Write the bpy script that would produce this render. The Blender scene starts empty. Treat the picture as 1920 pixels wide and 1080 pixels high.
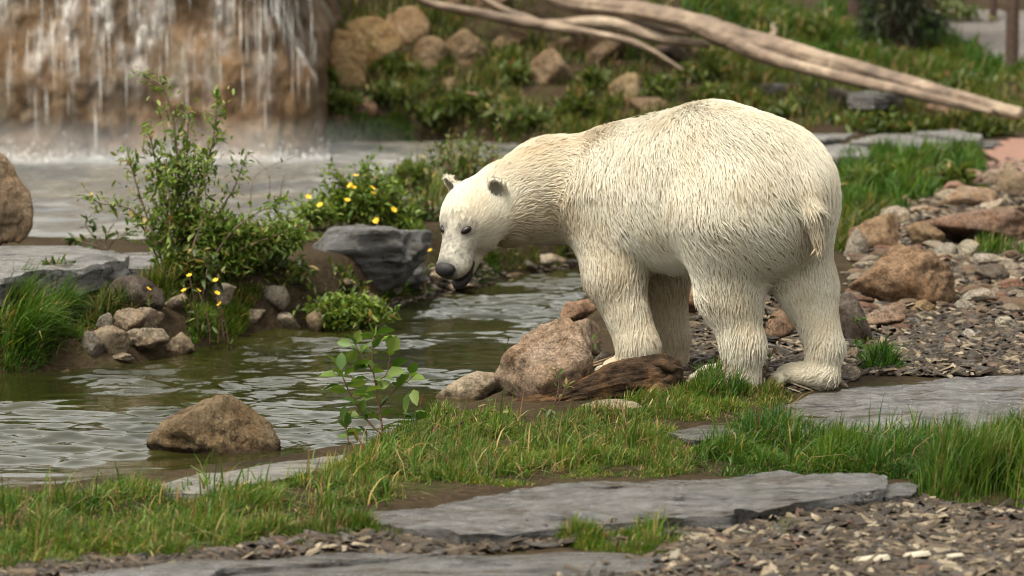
import bpy, math, random
import numpy as np
from mathutils import Vector, Matrix
from mathutils.geometry import delaunay_2d_cdt

scene = bpy.context.scene
COL = scene.collection

# ------------------------------------------------------------------ camera
FOC = 6250.0                 # focal length in pixels of the 1920 wide photograph
CAMZ = 1.9
PITCH = math.atan(620.0 / FOC)
cam_data = bpy.data.cameras.new('camera')
cam = bpy.data.objects.new('camera', cam_data)
COL.objects.link(cam)
cam.location = (0, 0, CAMZ)
cam.rotation_euler = (math.pi / 2 - PITCH, 0, 0)
cam_data.sensor_width = 36.0
cam_data.lens = FOC / 1920 * 36.0
cam_data.clip_start = 0.1
cam_data.clip_end = 2000
cam_data.dof.use_dof = True
cam_data.dof.focus_distance = 13.3
cam_data.dof.aperture_fstop = 3.4
scene.camera = cam

# ------------------------------------------------------------------ overcast sky
world = bpy.data.worlds.new('World')
scene.world = world
world.use_nodes = True
wn = world.node_tree
wn.nodes.clear()
SUN_EL, SUN_ROT = math.radians(64), math.radians(225)
sky = wn.nodes.new('ShaderNodeTexSky')
sky.sky_type = 'NISHITA'
sky.sun_disc = False
sky.sun_elevation = SUN_EL
sky.sun_rotation = SUN_ROT
sky.dust_density = 5.0
sky.air_density = 1.0
hs = wn.nodes.new('ShaderNodeHueSaturation')          # cloud cover: hardly any blue
hs.inputs['Saturation'].default_value = 0.10
mx = wn.nodes.new('ShaderNodeMix')
mx.data_type = 'RGBA'
mx.blend_type = 'MULTIPLY'
mx.inputs[0].default_value = 1.0
mx.inputs[7].default_value = (1.0, 0.97, 0.885, 1)
bg = wn.nodes.new('ShaderNodeBackground')
bg.inputs['Strength'].default_value = 0.15
wo = wn.nodes.new('ShaderNodeOutputWorld')
wn.links.new(sky.outputs[0], hs.inputs['Color'])
wn.links.new(hs.outputs[0], mx.inputs[6])
wn.links.new(mx.outputs[2], bg.inputs['Color'])
wn.links.new(bg.outputs[0], wo.inputs[0])
sun_d = bpy.data.lights.new('sun', 'SUN')
sun_d.energy = 1.4
sun_d.angle = math.radians(14)
sun_d.color = (1.0, 0.93, 0.80)
sun = bpy.data.objects.new('sun', sun_d)
COL.objects.link(sun)
sd = Vector((math.sin(SUN_ROT) * math.cos(SUN_EL), math.cos(SUN_ROT) * math.cos(SUN_EL), math.sin(SUN_EL)))
sun.rotation_euler = sd.to_track_quat('Z', 'Y').to_euler()
sun.location = (0, 0, 30)

scene.view_settings.view_transform = 'Standard'
scene.view_settings.look = 'None'
scene.view_settings.exposure = 1.5
scene.view_settings.gamma = 1.0
scene.view_settings.use_curve_mapping = False
scene.render.engine = 'CYCLES'
cy = scene.cycles
cy.use_denoising = True
cy.filter_width = 1.05
cy.max_bounces = 7
cy.diffuse_bounces = 4
cy.glossy_bounces = 3
cy.transmission_bounces = 4
cy.transparent_max_bounces = 12
cy.volume_bounces = 1
cy.caustics_reflective = False
cy.caustics_refractive = False
scene.cycles_curves.shape = 'RIBBONS'

# ------------------------------------------------------------------ helpers
RNG = np.random.default_rng(7)
random.seed(7)
CP, SP = math.cos(PITCH), math.sin(PITCH)


def at(px, py, Y):
    """point at distance Y (along world Y) seen at photo position px, py"""
    u = (px - 960) / FOC
    v = (540 - py) / FOC
    dy, dz = CP + v * SP, v * CP - SP
    t = Y / dy
    return np.array((u * t, Y, CAMZ + dz * t))


def onz(px, py, z):
    u = (px - 960) / FOC
    v = (540 - py) / FOC
    dy, dz = CP + v * SP, v * CP - SP
    t = (z - CAMZ) / dz
    return np.array((u * t, dy * t, z))


_perm = np.random.default_rng(3).permutation(256)
_perm = np.concatenate([_perm, _perm, _perm])
_grad = np.array([(1, 1, 0), (-1, 1, 0), (1, -1, 0), (-1, -1, 0), (1, 0, 1), (-1, 0, 1), (1, 0, -1), (-1, 0, -1),
                  (0, 1, 1), (0, -1, 1), (0, 1, -1), (0, -1, -1), (1, 1, 0), (0, -1, 1), (-1, 1, 0), (0, -1, -1)], float)


def noise(p):
    p = np.asarray(p, float)
    i = np.floor(p).astype(int)
    f = p - i
    i &= 255
    w = f * f * f * (f * (f * 6 - 15) + 10)
    out = 0
    for a in (0, 1):
        wx = w[:, 0] if a else 1 - w[:, 0]
        for b in (0, 1):
            wy = w[:, 1] if b else 1 - w[:, 1]
            for c in (0, 1):
                wz = w[:, 2] if c else 1 - w[:, 2]
                h = _perm[_perm[_perm[(i[:, 0] + a) & 255] + ((i[:, 1] + b) & 255)] + ((i[:, 2] + c) & 255)] & 15
                g = _grad[h]
                d = g[:, 0] * (f[:, 0] - a) + g[:, 1] * (f[:, 1] - b) + g[:, 2] * (f[:, 2] - c)
                out = out + wx * wy * wz * d
    return out


def fbm(p, octs=4, gain=0.5):
    p = np.asarray(p, float)
    a, s, o = 1.0, 1.0, 0
    for k in range(octs):
        o = o + a * noise(p * s + 17.3 * k)
        a *= gain
        s *= 2.03
    return o


def sstep(a, b, x):
    t = np.clip((x - a) / (b - a), 0, 1)
    return t * t * (3 - 2 * t)


def mesh_from(name, verts, faces, smooth=True):
    """faces: list of int arrays, each (n,k)"""
    me = bpy.data.meshes.new(name)
    verts = np.asarray(verts, np.float32)
    if not isinstance(faces, list):
        faces = [faces]
    faces = [np.asarray(f, np.int32) for f in faces if len(f)]
    me.vertices.add(len(verts))
    me.vertices.foreach_set('co', verts.ravel())
    nl = sum(f.size for f in faces)
    npoly = sum(len(f) for f in faces)
    me.loops.add(nl)
    me.loops.foreach_set('vertex_index', np.concatenate([f.ravel() for f in faces]))
    me.polygons.add(npoly)
    tot = np.concatenate([np.full(len(f), f.shape[1]) for f in faces])
    st = np.concatenate([[0], np.cumsum(tot)[:-1]]).astype(np.int32)
    me.polygons.foreach_set('loop_start', st)
    me.polygons.foreach_set('use_smooth', np.full(npoly, smooth))
    me.update(calc_edges=True)
    me.validate()
    return me


def set_col(me, cols, name='tint'):
    a = me.attributes.new(name, 'FLOAT_COLOR', 'POINT')
    c = np.ones((len(cols), 4), np.float32)
    c[:, :3] = cols
    a.data.foreach_set('color', c.ravel())


def link(name, data, mat=None, parent=None):
    o = bpy.data.objects.new(name, data)
    COL.objects.link(o)
    if mat is not None and hasattr(data, 'materials') and not len(data.materials):
        data.materials.append(mat)
    if parent is not None:
        o.parent = parent
        o.matrix_parent_inverse = Matrix.Translation(-parent.location)
    return o


def tag(o, label=None, cat=None, group=None, kind=None):
    if label:
        o['label'] = label
    if cat:
        o['category'] = cat
    if group:
        o['group'] = group
    if kind:
        o['kind'] = kind
    return o


def empty(name, loc):
    o = bpy.data.objects.new(name, None)
    COL.objects.link(o)
    o.location = tuple(float(c) for c in loc)
    o.empty_display_size = 0.1
    return o


def recentre(me, base):
    """move mesh data so that the object's origin sits at base; returns base"""
    n = len(me.vertices)
    co = np.empty(n * 3, np.float32)
    me.vertices.foreach_get('co', co)
    co = co.reshape(-1, 3) - np.asarray(base, np.float32)
    me.vertices.foreach_set('co', co.ravel())
    me.update()


# ------------------------------------------------------------------ materials
class NT:
    def __init__(s, name):
        s.m = bpy.data.materials.new(name)
        s.m.use_nodes = True
        s.t = s.m.node_tree
        s.b = s.t.nodes['Principled BSDF']
        s.out = s.t.nodes['Material Output']

    def n(s, typ, **kw):
        nd = s.t.nodes.new(typ)
        for k, v in kw.items():
            if k.startswith('i_'):
                key = k[2:].replace('_', ' ')
                nd.inputs[int(key) if key.isdigit() else key].default_value = v
            else:
                setattr(nd, k, v)
        return nd

    def l(s, a, b):
        s.t.links.new(a, b)

    def ramp(s, fac, stops):
        r = s.n('ShaderNodeValToRGB')
        e = r.color_ramp.elements
        while len(e) < len(stops):
            e.new(0.5)
        for i, (p, c) in enumerate(stops):
            e[i].position = p
            e[i].color = (*c, 1) if len(c) == 3 else c
        s.l(fac, r.inputs[0])
        return r.outputs[0]

    def noise(s, scale, detail=4, rough=0.55, coord='Object', stretch=None, w=None):
        tc = s.n('ShaderNodeTexCoord')
        src = tc.outputs[coord]
        if stretch:
            mp = s.n('ShaderNodeMapping')
            mp.inputs['Scale'].default_value = stretch
            s.l(src, mp.inputs[0])
            src = mp.outputs[0]
        nd = s.n('ShaderNodeTexNoise')
        nd.inputs['Scale'].default_value = scale
        nd.inputs['Detail'].default_value = detail
        nd.inputs['Roughness'].default_value = rough
        s.l(src, nd.inputs['Vector'])
        return nd.outputs['Fac']

    def mix(s, fac, a, b, blend='MIX'):
        m = s.n('ShaderNodeMix', data_type='RGBA', blend_type=blend)
        for sock, v in ((m.inputs[0], fac), (m.inputs[6], a), (m.inputs[7], b)):
            if isinstance(v, (int, float)):
                sock.default_value = v
            elif isinstance(v, tuple):
                sock.default_value = (*v, 1) if len(v) == 3 else v
            else:
                s.l(v, sock)
        return m.outputs[2]

    def bump(s, h, strength=0.5, dist=0.01, prev=None):
        b = s.n('ShaderNodeBump')
        b.inputs['Strength'].default_value = strength
        b.inputs['Distance'].default_value = dist
        s.l(h, b.inputs['Height'])
        if prev is not None:
            s.l(prev, b.inputs['Normal'])
        return b.outputs[0]

    def set(s, **kw):
        for k, v in kw.items():
            s.b.inputs[k.replace('_', ' ')].default_value = v
        return s


def mat_rock(name, dark=0.40, warm=(1.05, 0.98, 0.88), rough=0.75, bs=1.0):
    t = NT(name)
    oi = t.n('ShaderNodeObjectInfo')
    n1 = t.noise(6, 6, 0.7)
    n2 = t.noise(26, 6, 0.75)
    n3 = t.noise(110, 4, 0.7)
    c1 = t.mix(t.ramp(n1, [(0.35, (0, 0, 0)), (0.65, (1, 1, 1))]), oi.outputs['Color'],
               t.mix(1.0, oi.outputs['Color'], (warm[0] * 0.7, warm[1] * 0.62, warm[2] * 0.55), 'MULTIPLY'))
    c2 = t.mix(t.ramp(n2, [(0.38, (dark, dark, dark)), (0.62, (1.15, 1.13, 1.1))]), (0, 0, 0), c1)
    sp = t.ramp(n2, [(0.36, (dark, dark * 0.95, dark * 0.85)), (0.6, (1.12, 1.12, 1.12))])
    c2 = t.mix(1.0, c1, sp, 'MULTIPLY')
    sp2 = t.ramp(n3, [(0.3, (0.4, 0.38, 0.35)), (0.6, (1.15, 1.15, 1.15))])
    c3 = t.mix(0.8, c2, sp2, 'MULTIPLY')
    c3 = t.mix(1.0, c3, (0.76, 0.75, 0.73), 'MULTIPLY')
    gp = t.n('ShaderNodeNewGeometry')                      # stone soaked up to just above the waterline of the stream
    sz = t.n('ShaderNodeSeparateXYZ')
    t.l(gp.outputs['Position'], sz.inputs[0])
    ad = t.n('ShaderNodeMath', operation='MULTIPLY_ADD', i_1=0.06)
    t.l(n2, ad.inputs[0])
    t.l(sz.outputs[2], ad.inputs[2])
    wet = t.ramp(ad.outputs[0], [(0.045, (0.38, 0.36, 0.33)), (0.075, (1, 1, 1))])
    c3 = t.mix(1.0, c3, wet, 'MULTIPLY')
    t.l(c3, t.b.inputs['Base Color'])
    b1 = t.bump(n2, 0.9 * bs, 0.05)
    t.l(t.bump(n3, 0.7 * bs, 0.010, b1), t.b.inputs['Normal'])
    t.set(Roughness=rough)
    t.b.inputs['Specular IOR Level'].default_value = 0.12
    return t.m


def mat_slate(name, c_a=(0.05, 0.047, 0.046), c_b=(0.20, 0.19, 0.18), rough=(0.12, 0.65)):
    t = NT(name)
    n1 = t.noise(4.0, 7, 0.7, stretch=(0.8, 2.6, 6))
    n2 = t.noise(12, 8, 0.78, stretch=(0.7, 3.2, 5))
    n3 = t.noise(90, 5, 0.75)
    c = t.ramp(n1, [(0.3, c_a), (0.5, tuple((a + b) / 2 for a, b in zip(c_a, c_b))), (0.7, c_b)])
    stain = t.ramp(n2, [(0.36, (0.18, 0.165, 0.15)), (0.46, (0.85, 0.84, 0.82)), (0.62, (1.1, 1.09, 1.07)), (0.75, (1.4, 1.38, 1.35))])
    c = t.mix(0.9, c, stain, 'MULTIPLY')
    n4 = t.noise(5, 7, 0.75, stretch=(0.7, 1.6, 2))
    c = t.mix(t.ramp(n4, [(0.52, (0, 0, 0)), (0.66, (0.7, 0.7, 0.7))]), c, (0.105, 0.08, 0.05))
    n5 = t.noise(9, 6, 0.7)
    c = t.mix(t.ramp(n5, [(0.60, (0, 0, 0)), (0.70, (0.7, 0.7, 0.7))]), c, (0.045, 0.05, 0.02))
    c = t.mix(0.55, c, t.ramp(n3, [(0.3, (0.5, 0.5, 0.5)), (0.7, (1.35, 1.35, 1.35))]), 'MULTIPLY')
    n6 = t.noise(2.2, 5, 0.6, stretch=(0.55, 5.0, 5.0))
    crack = t.ramp(n6, [(0.475, (1, 1, 1)), (0.497, (0.06, 0.055, 0.05)), (0.503, (0.06, 0.055, 0.05)), (0.515, (1, 1, 1))])
    n7 = t.noise(3.0, 3, 0.6)
    crack = t.mix(t.ramp(n7, [(0.47, (0, 0, 0)), (0.56, (1, 1, 1))]), (1, 1, 1), crack)
    c = t.mix(1.0, c, crack, 'MULTIPLY')
    c = t.mix(1.0, c, (0.8, 0.79, 0.78), 'MULTIPLY')
    t.l(c, t.b.inputs['Base Color'])
    r = t.n('ShaderNodeMapRange', i_1=0.46, i_2=0.62, i_3=rough[0], i_4=rough[1])
    t.l(n4, r.inputs[0])
    t.l(r.outputs[0], t.b.inputs['Roughness'])
    b1 = t.bump(n2, 0.9, 0.045)
    t.l(t.bump(n3, 0.6, 0.008, b1), t.b.inputs['Normal'])
    sl = t.n('ShaderNodeMapRange', i_1=0.48, i_2=0.60, i_3=1.0, i_4=0.08)
    t.l(n4, sl.inputs[0])
    sm = t.n('ShaderNodeMath', operation='MULTIPLY')
    t.l(sl.outputs[0], sm.inputs[0])
    t.l(crack, sm.inputs[1])
    t.l(sm.outputs[0], t.b.inputs['Specular IOR Level'])
    return t.m


def mat_tint(name, rough=0.6, transl=0.0, spec=0.3, var=0.0):
    """colour from the mesh's own per-piece tint"""
    t = NT(name)
    a = t.n('ShaderNodeAttribute', attribute_name='tint')
    c = t.mix(1.0, a.outputs['Color'], (0.8, 0.82, 0.8), 'MULTIPLY')
    if var:
        n = t.noise(60, 3)
        c = t.mix(var, c, t.ramp(n, [(0.3, (0.45, 0.43, 0.4)), (0.65, (1.2, 1.2, 1.2))]), 'MULTIPLY')
    t.l(c, t.b.inputs['Base Color'])
    t.set(Roughness=rough)
    t.b.inputs['Specular IOR Level'].default_value = spec
    if transl:
        tr = t.n('ShaderNodeBsdfTranslucent')
        cc = t.mix(1.0, c, (1.15, 1.2, 0.6), 'MULTIPLY')
        t.l(cc, tr.inputs[0])
        ms = t.n('ShaderNodeMixShader', i_0=transl)
        t.l(t.b.outputs[0], ms.inputs[1])
        t.l(tr.outputs[0], ms.inputs[2])
        t.l(ms.outputs[0], t.out.inputs[0])
    return t.m


def mat_plain(name, col, rough=0.5, spec=0.4, bump=0, scale=40):
    t = NT(name)
    n = t.noise(scale, 4)
    c = t.mix(1.0, col, t.ramp(n, [(0.3, (0.6, 0.6, 0.6)), (0.7, (1.2, 1.2, 1.2))]), 'MULTIPLY')
    t.l(c, t.b.inputs['Base Color'])
    t.set(Roughness=rough)
    t.b.inputs['Specular IOR Level'].default_value = spec
    if bump:
        t.l(t.bump(n, bump, 0.004), t.b.inputs['Normal'])
    return t.m


M = {}
M['rock'] = mat_rock('weathered_rock')
M['slate_rock'] = mat_slate('slate_rock', (0.035, 0.035, 0.037), (0.17, 0.168, 0.165), (0.3, 0.65))
M['slate'] = mat_slate('wet_slate')
M['slate_pale'] = mat_slate('pale_slate', (0.13, 0.12, 0.105), (0.30, 0.28, 0.24), (0.45, 0.7))
M['slate_sheen'] = mat_slate('sheen_slate', (0.12, 0.118, 0.115), (0.33, 0.32, 0.31), (0.2, 0.7))  # paler slate: bright sky sheen put into the base colour
M['grass'] = mat_tint('grass_blades', 0.5, 0.35, 0.2)
M['leaf'] = mat_tint('leaf', 0.45, 0.35, 0.25)
M['chip'] = mat_tint('stone_chips', 0.6, 0, 0.15, 0.6)

# dirt
t = NT('bare_earth')
n1 = t.noise(2.0, 6, 0.65)
n2 = t.noise(30, 5, 0.7)
c = t.ramp(n1, [(0.3, (0.020, 0.015, 0.010)), (0.55, (0.040, 0.029, 0.018)), (0.75, (0.032, 0.038, 0.011))])
c = t.mix(0.8, c, t.ramp(n2, [(0.3, (0.4, 0.38, 0.35)), (0.7, (1.4, 1.4, 1.35))]), 'MULTIPLY')
t.l(c, t.b.inputs['Base Color'])
t.l(t.bump(n2, 0.8, 0.03), t.b.inputs['Normal'])
t.set(Roughness=0.95)
t.b.inputs['Specular IOR Level'].default_value = 0.03
M['dirt'] = t.m


def mat_water(name, col, fine=0.12, rough=0.04):
    t = NT(name)
    n1 = t.noise(28, 3, 0.55, stretch=(0.7, 1, 1))
    n2 = t.noise(75, 2, 0.5)
    t.l(t.bump(n2, fine * 0.5, 0.004, t.bump(n1, fine, 0.012)), t.b.inputs['Normal'])
    n3 = t.noise(1.1, 3, 0.6)
    t.l(t.ramp(n3, [(0.35, col), (0.7, tuple(k * 1.9 for k in (col[0] * 1.15, col[1], col[2] * 0.8)))]), t.b.inputs['Base Color'])
    t.set(Roughness=rough, IOR=1.333)
    return t.m


M['stream'] = mat_water('stream_water', (0.009, 0.010, 0.003), 0.07, 0.02)
M['pool'] = mat_water('pool_water', (0.062, 0.066, 0.068), 0.35, 0.08)

# ------------------------------------------------------------------ terrain
STREAM_Z, POOL_Z = 0.0, 0.30


def poly_world(pts, z):
    return np.array([onz(x, y, z)[:2] for x, y in pts])


STREAM_PX = [(-1500, 1120), (-600, 1000), (0, 936), (150, 921), (300, 908), (450, 888), (600, 862), (680, 838), (760, 803),
             (860, 772), (925, 750), (965, 705), (1035, 645), (1062, 596), (1090, 560), (1180, 528), (1290, 515), (1270, 497), (1180, 500),
             (1070, 506), (960, 520), (880, 548), (790, 566), (700, 596), (600, 618), (480, 628), (360, 664), (260, 690),
             (150, 694), (0, 706), (-600, 730), (-1500, 770)]
POOL_PX = [(-1500, 440), (-600, 452), (0, 452), (250, 455), (480, 446), (570, 420), (640, 385), (700, 352), (800, 348), (900, 338), (1010, 300),
           (960, 268), (830, 263), (620, 269), (600, 286), (-1500, 286)]
S_POLY = poly_world(STREAM_PX, STREAM_Z)
P_POLY = poly_world(POOL_PX, POOL_Z)


def inside(poly, x, y):
    r = np.zeros(len(x), bool)
    n = len(poly)
    for i in range(n):
        x1, y1 = poly[i]
        x2, y2 = poly[(i + 1) % n]
        c = ((y1 > y) != (y2 > y)) & (x < (x2 - x1) * (y - y1) / (y2 - y1 + 1e-12) + x1)
        r ^= c
    return r


def sdist(poly, x, y):
    """signed distance, negative inside"""
    d = np.full(len(x), 1e9)
    n = len(poly)
    for i in range(n):
        a = poly[i]
        b = poly[(i + 1) % n]
        e = b - a
        L = e @ e + 1e-12
        tt = np.clip(((x - a[0]) * e[0] + (y - a[1]) * e[1]) / L, 0, 1)
        d = np.minimum(d, np.hypot(x - a[0] - tt * e[0], y - a[1] - tt * e[1]))
    return np.where(inside(poly, x, y), -d, d)


def terrain(x, y):
    x = np.atleast_1d(np.asarray(x, float))
    y = np.atleast_1d(np.asarray(y, float))
    right = np.interp(y, [-20, 9, 12, 14, 16, 19, 22, 25, 27, 36, 45, 60, 120, 400],
                      [0.03, 0.05, 0.10, 0.12, 0.14, 0.24, 0.30, 0.37, 0.43, 1.50, 1.75, 1.9, 2.0, 2.2])
    left = np.interp(y, [-20, 9, 12, 14, 15.5, 17.3, 19, 22, 28.6, 31.5, 34, 45, 60, 120, 400],
                     [0.03, 0.05, 0.10, 0.12, 0.13, 0.31, 0.36, 0.36, 0.38, 1.70, 1.85, 1.9, 1.95, 2.0, 2.2])
    w = sstep(0.9, 3.2, x)
    h = left * (1 - w) + right * w
    nz = fbm(np.stack([x * 1.1, y * 1.1, 0 * x], 1), 4)
    h = h + nz * (0.012 + 0.05 * sstep(24, 32, y))
    h = h + 0.05 * sstep(27, 30, y) * fbm(np.stack([x * 0.5, y * 0.5, 0 * x + 4], 1), 3)
    ds = sdist(S_POLY, x, y) + 0.05 * noise(np.stack([x * 5, y * 5, 0 * x], 1))
    dp = sdist(P_POLY, x, y) + 0.06 * noise(np.stack([x * 4, y * 4, 0 * x + 9], 1))
    k = sstep(-0.12, 0.28, ds)
    h = h * k + (-0.22) * (1 - k)
    k = sstep(-0.3, 0.22, dp)
    h = h * k + 0.0 * (1 - k)
    return h


GRID = {}


def terrain_fast(x, y):
    """the ground as meshed: linear between its grid points"""
    x = np.atleast_1d(np.asarray(x, float))
    y = np.atleast_1d(np.asarray(y, float))
    if not GRID:
        return terrain(x, y)
    X, Y, Z = GRID['x'], GRID['y'], GRID['z']
    i = np.clip(np.searchsorted(X, x) - 1, 0, len(X) - 2)
    j = np.clip(np.searchsorted(Y, y) - 1, 0, len(Y) - 2)
    a = np.clip((x - X[i]) / (X[i + 1] - X[i]), 0, 1)
    b = np.clip((y - Y[j]) / (Y[j + 1] - Y[j]), 0, 1)
    return (Z[j, i] * (1 - a) + Z[j, i + 1] * a) * (1 - b) + (Z[j + 1, i] * (1 - a) + Z[j + 1, i + 1] * a) * b


def H(x, y):
    return float(terrain_fast(x, y)[0])


def hit(px, py, water=True):
    """where the line of sight through px, py meets the ground (or the water)"""
    Y = np.arange(8.5, 60, 0.02)
    u = (px - 960) / FOC
    v = (540 - py) / FOC
    dy, dz = CP + v * SP, v * CP - SP
    tt = Y / dy
    X, Z = u * tt, CAMZ + dz * tt
    h = terrain_fast(X, Y)
    i = int(np.argmax(h >= Z))
    return np.array((X[i], Y[i], h[i]))


xs = np.concatenate([[-400, -150, -60, -30, -18, -12, -9], np.arange(-7, -3.2, 0.2), np.arange(-3.2, 3.6, 0.06), np.arange(3.6, 7, 0.2), [9, 12, 18, 30, 60, 150, 400]])
ys = np.concatenate([[-60, -20, -5, 2, 5, 7], np.arange(8, 22, 0.06), np.arange(22, 36, 0.13), [37, 38, 40, 42, 45, 48, 52, 60, 75, 100, 150, 250, 420]])
gx, gy = np.meshgrid(xs, ys)
gz = terrain(gx.ravel(), gy.ravel())
nx, ny = len(xs), len(ys)
GRID.update(x=xs, y=ys, z=gz.reshape(ny, nx))
ii = (np.arange(ny - 1)[:, None] * nx + np.arange(nx - 1)[None]).ravel()
quads = np.stack([ii, ii + 1, ii + nx + 1, ii + nx], 1)
ground = link('ground', mesh_from('ground', np.stack([gx.ravel(), gy.ravel(), gz], 1), quads), M['dirt'])
tag(ground, 'brown earth bank and hillside around the stream', kind='structure')


def water_sheet(name, poly, z, step, amp, mat, pad=0.4, calm=True, wl=6.0):
    lo = poly.min(0) - pad
    hi = poly.max(0) + pad
    lo = np.maximum(lo, [-4.2, 8])
    hi = np.minimum(hi, [4.0, 30])
    X, Y = np.meshgrid(np.arange(lo[0], hi[0], step), np.arange(lo[1], hi[1], step))
    sh = X.shape
    x, y = X.ravel(), Y.ravel()
    a = amp
    # ripples with calmer tongues between them
    m = fbm(np.stack([x * 0.75 + 3, y * 0.8, 0 * x + 2], 1), 2)
    env = 0.10 + 0.90 * sstep(-0.18, 0.14, m) if calm else 1.0
    wx = x + 0.12 * noise(np.stack([x * 1.6, y * 1.6, 0 * x], 1))
    wy = y + 0.12 * noise(np.stack([x * 1.6, y * 1.6, 0 * x + 5], 1))
    n = noise(np.stack([wx * wl * 0.55, wy * wl, 0 * x + 1], 1)) + 0.45 * noise(np.stack([wx * wl * 1.3, wy * wl * 1.9, 0 * x + 7], 1)) \
        + 0.22 * noise(np.stack([wx * wl * 2.6, wy * wl * 3.4, 0 * x + 3], 1))
    zz = z + a * env * n
    d = sdist(poly, x, y)
    nyy, nxx = sh
    i = (np.arange(nyy - 1)[:, None] * nxx + np.arange(nxx - 1)[None]).ravel()
    keep = (d[i] < pad)
    i = i[keep]
    q = np.stack([i, i + 1, i + nxx + 1, i + nxx], 1)
    used = np.unique(q)
    mp = np.full(len(x), -1)
    mp[used] = np.arange(len(used))
    return link(name, mesh_from(name, np.stack([x, y, zz], 1)[used], mp[q]), mat)


stream = tag(water_sheet('stream', S_POLY, STREAM_Z, 0.016, 0.024, M['stream'], 0.3), 'rippled olive green stream reflecting white sky', kind='structure')
pool = tag(water_sheet('pool', P_POLY, POOL_Z, 0.04, 0.026, M['pool'], 0.3, calm=False, wl=5.5), 'grey plunge pool below the waterfall', kind='structure')

# ------------------------------------------------------------------ polar bear
BF = np.array((-0.70, 0.714, 0.0))
BF /= np.linalg.norm(BF)
BL = np.array((-BF[1], BF[0], 0.0))           # the bear's left, towards the camera
B0 = np.array((1.015, 13.76, 0.0))
UPZ = np.array((0, 0, 1.0))
DOWN = -UPZ


def bp(f, l, z):
    return B0 + BF * f + BL * l + UPZ * z


# head frame
HY = np.array((-0.57, -0.82, 0.0))
HY /= np.linalg.norm(HY)
hp = math.radians(40)
HF = HY * math.cos(hp) + DOWN * math.sin(hp)
HU = HY * math.sin(hp) + UPZ * math.cos(hp)
HL = np.array((-HY[1], HY[0], 0.0))             # the head's left
HE = at(887, 356, 14.03)


def hd(f, lat, down):
    return HE + HF * f + HL * lat - HU * down


PR = []   # primitives: kind, data, k, flow, fur length, tint


def cone(a, b, r1, r2, k=0.06, flow=DOWN, fur=0.035, tint=0):
    PR.append(('c', (np.array(a), np.array(b), r1, r2), k, np.array(flow), fur, tint))


def ell(c, r, axes=None, k=0.06, flow=DOWN, fur=0.035, tint=0):
    A = np.stack(axes if axes is not None else (BF, BL, UPZ))
    PR.append(('e', (np.array(c), np.array(r), A), k, np.array(flow), fur, tint))


back = -BF * 0.35 + DOWN * 0.9
ell(bp(-0.02, 0, 0.905), (0.335, 0.305, 0.335), flow=-BF * 0.7 + DOWN, fur=0.034)
ell(bp(0.25, 0, 0.958), (0.34, 0.29, 0.343), k=0.12, flow=-BF * 0.5 + DOWN, fur=0.034)
ell(bp(0.44, 0, 0.885), (0.36, 0.27, 0.32), k=0.12, flow=back, fur=0.035)
ell(bp(0.54, 0, 0.925), (0.28, 0.20, 0.295), k=0.10, flow=back, fur=0.033)
ell(bp(0.76, 0, 0.875), (0.27, 0.24, 0.295), k=0.12, flow=back, fur=0.031)
# neck
n0, n1, n2 = bp(0.80, 0, 0.925), at(1035, 357, 14.36), at(955, 382, 14.17)
cone(n0, n1, 0.225, 0.210, 0.10, flow=(n0 - n1) + DOWN * 0.15, fur=0.035, tint=0.5)
cone(n1, n2, 0.210, 0.182, 0.08, flow=(n1 - n2) + DOWN * 0.05, fur=0.028, tint=0.4)
# shoulders and front legs
cone(bp(0.74, 0.13, 0.86), bp(0.66, 0.17, 0.56), 0.195, 0.122, 0.10, flow=DOWN - BF * 0.2, fur=0.031, tint=0.1)
cone(bp(0.66, 0.17, 0.56), bp(0.54, 0.145, 0.26), 0.118, 0.082, 0.06, flow=DOWN, fur=0.024, tint=0.35)
cone(bp(0.54, 0.145, 0.26), bp(0.535, 0.14, 0.17), 0.081, 0.078, 0.05, flow=DOWN, fur=0.022, tint=0.3)
ell(bp(0.58, 0.14, 0.165), (0.13, 0.10, 0.055), k=0.04, flow=BF + DOWN * 0.3, fur=0.02, tint=0.3)
cone(bp(0.74, -0.13, 0.86), bp(0.70, -0.17, 0.54), 0.19, 0.122, 0.08, flow=DOWN - BF * 0.2, fur=0.031, tint=0.5)
cone(bp(0.70, -0.17, 0.54), bp(0.665, -0.18, 0.26), 0.118, 0.084, 0.05, flow=DOWN, fur=0.023, tint=0.8)
cone(bp(0.665, -0.18, 0.26), bp(0.665, -0.18, 0.17), 0.083, 0.080, 0.05, flow=DOWN, fur=0.022, tint=0.6)
ell(bp(0.72, -0.18, 0.165), (0.13, 0.10, 0.055), k=0.04, flow=BF + DOWN * 0.3, fur=0.02, tint=0.3)
# hind legs
cone(bp(0.05, 0.13, 0.82), bp(0.05, 0.115, 0.53), 0.22, 0.132, 0.09, flow=DOWN - BF * 0.25, fur=0.035)
cone(bp(0.05, 0.115, 0.53), bp(-0.02, 0.105, 0.30), 0.128, 0.084, 0.06, flow=DOWN, fur=0.024)
cone(bp(-0.02, 0.105, 0.30), bp(-0.01, 0.105, 0.18), 0.083, 0.080, 0.05, flow=DOWN, fur=0.03)
ell(bp(0.07, 0.11, 0.165), (0.15, 0.095, 0.055), k=0.04, flow=BF + DOWN * 0.3, fur=0.02, tint=0.2)
cone(bp(-0.02, -0.13, 0.82), bp(-0.14, -0.155, 0.54), 0.205, 0.12, 0.08, flow=DOWN, fur=0.024)
cone(bp(-0.14, -0.155, 0.54), bp(-0.25, -0.145, 0.30), 0.115, 0.072, 0.06, flow=DOWN, fur=0.023, tint=0.1)
cone(bp(-0.25, -0.145, 0.30), bp(-0.245, -0.135, 0.20), 0.070, 0.072, 0.04, flow=DOWN, fur=0.025, tint=0.1)
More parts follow.
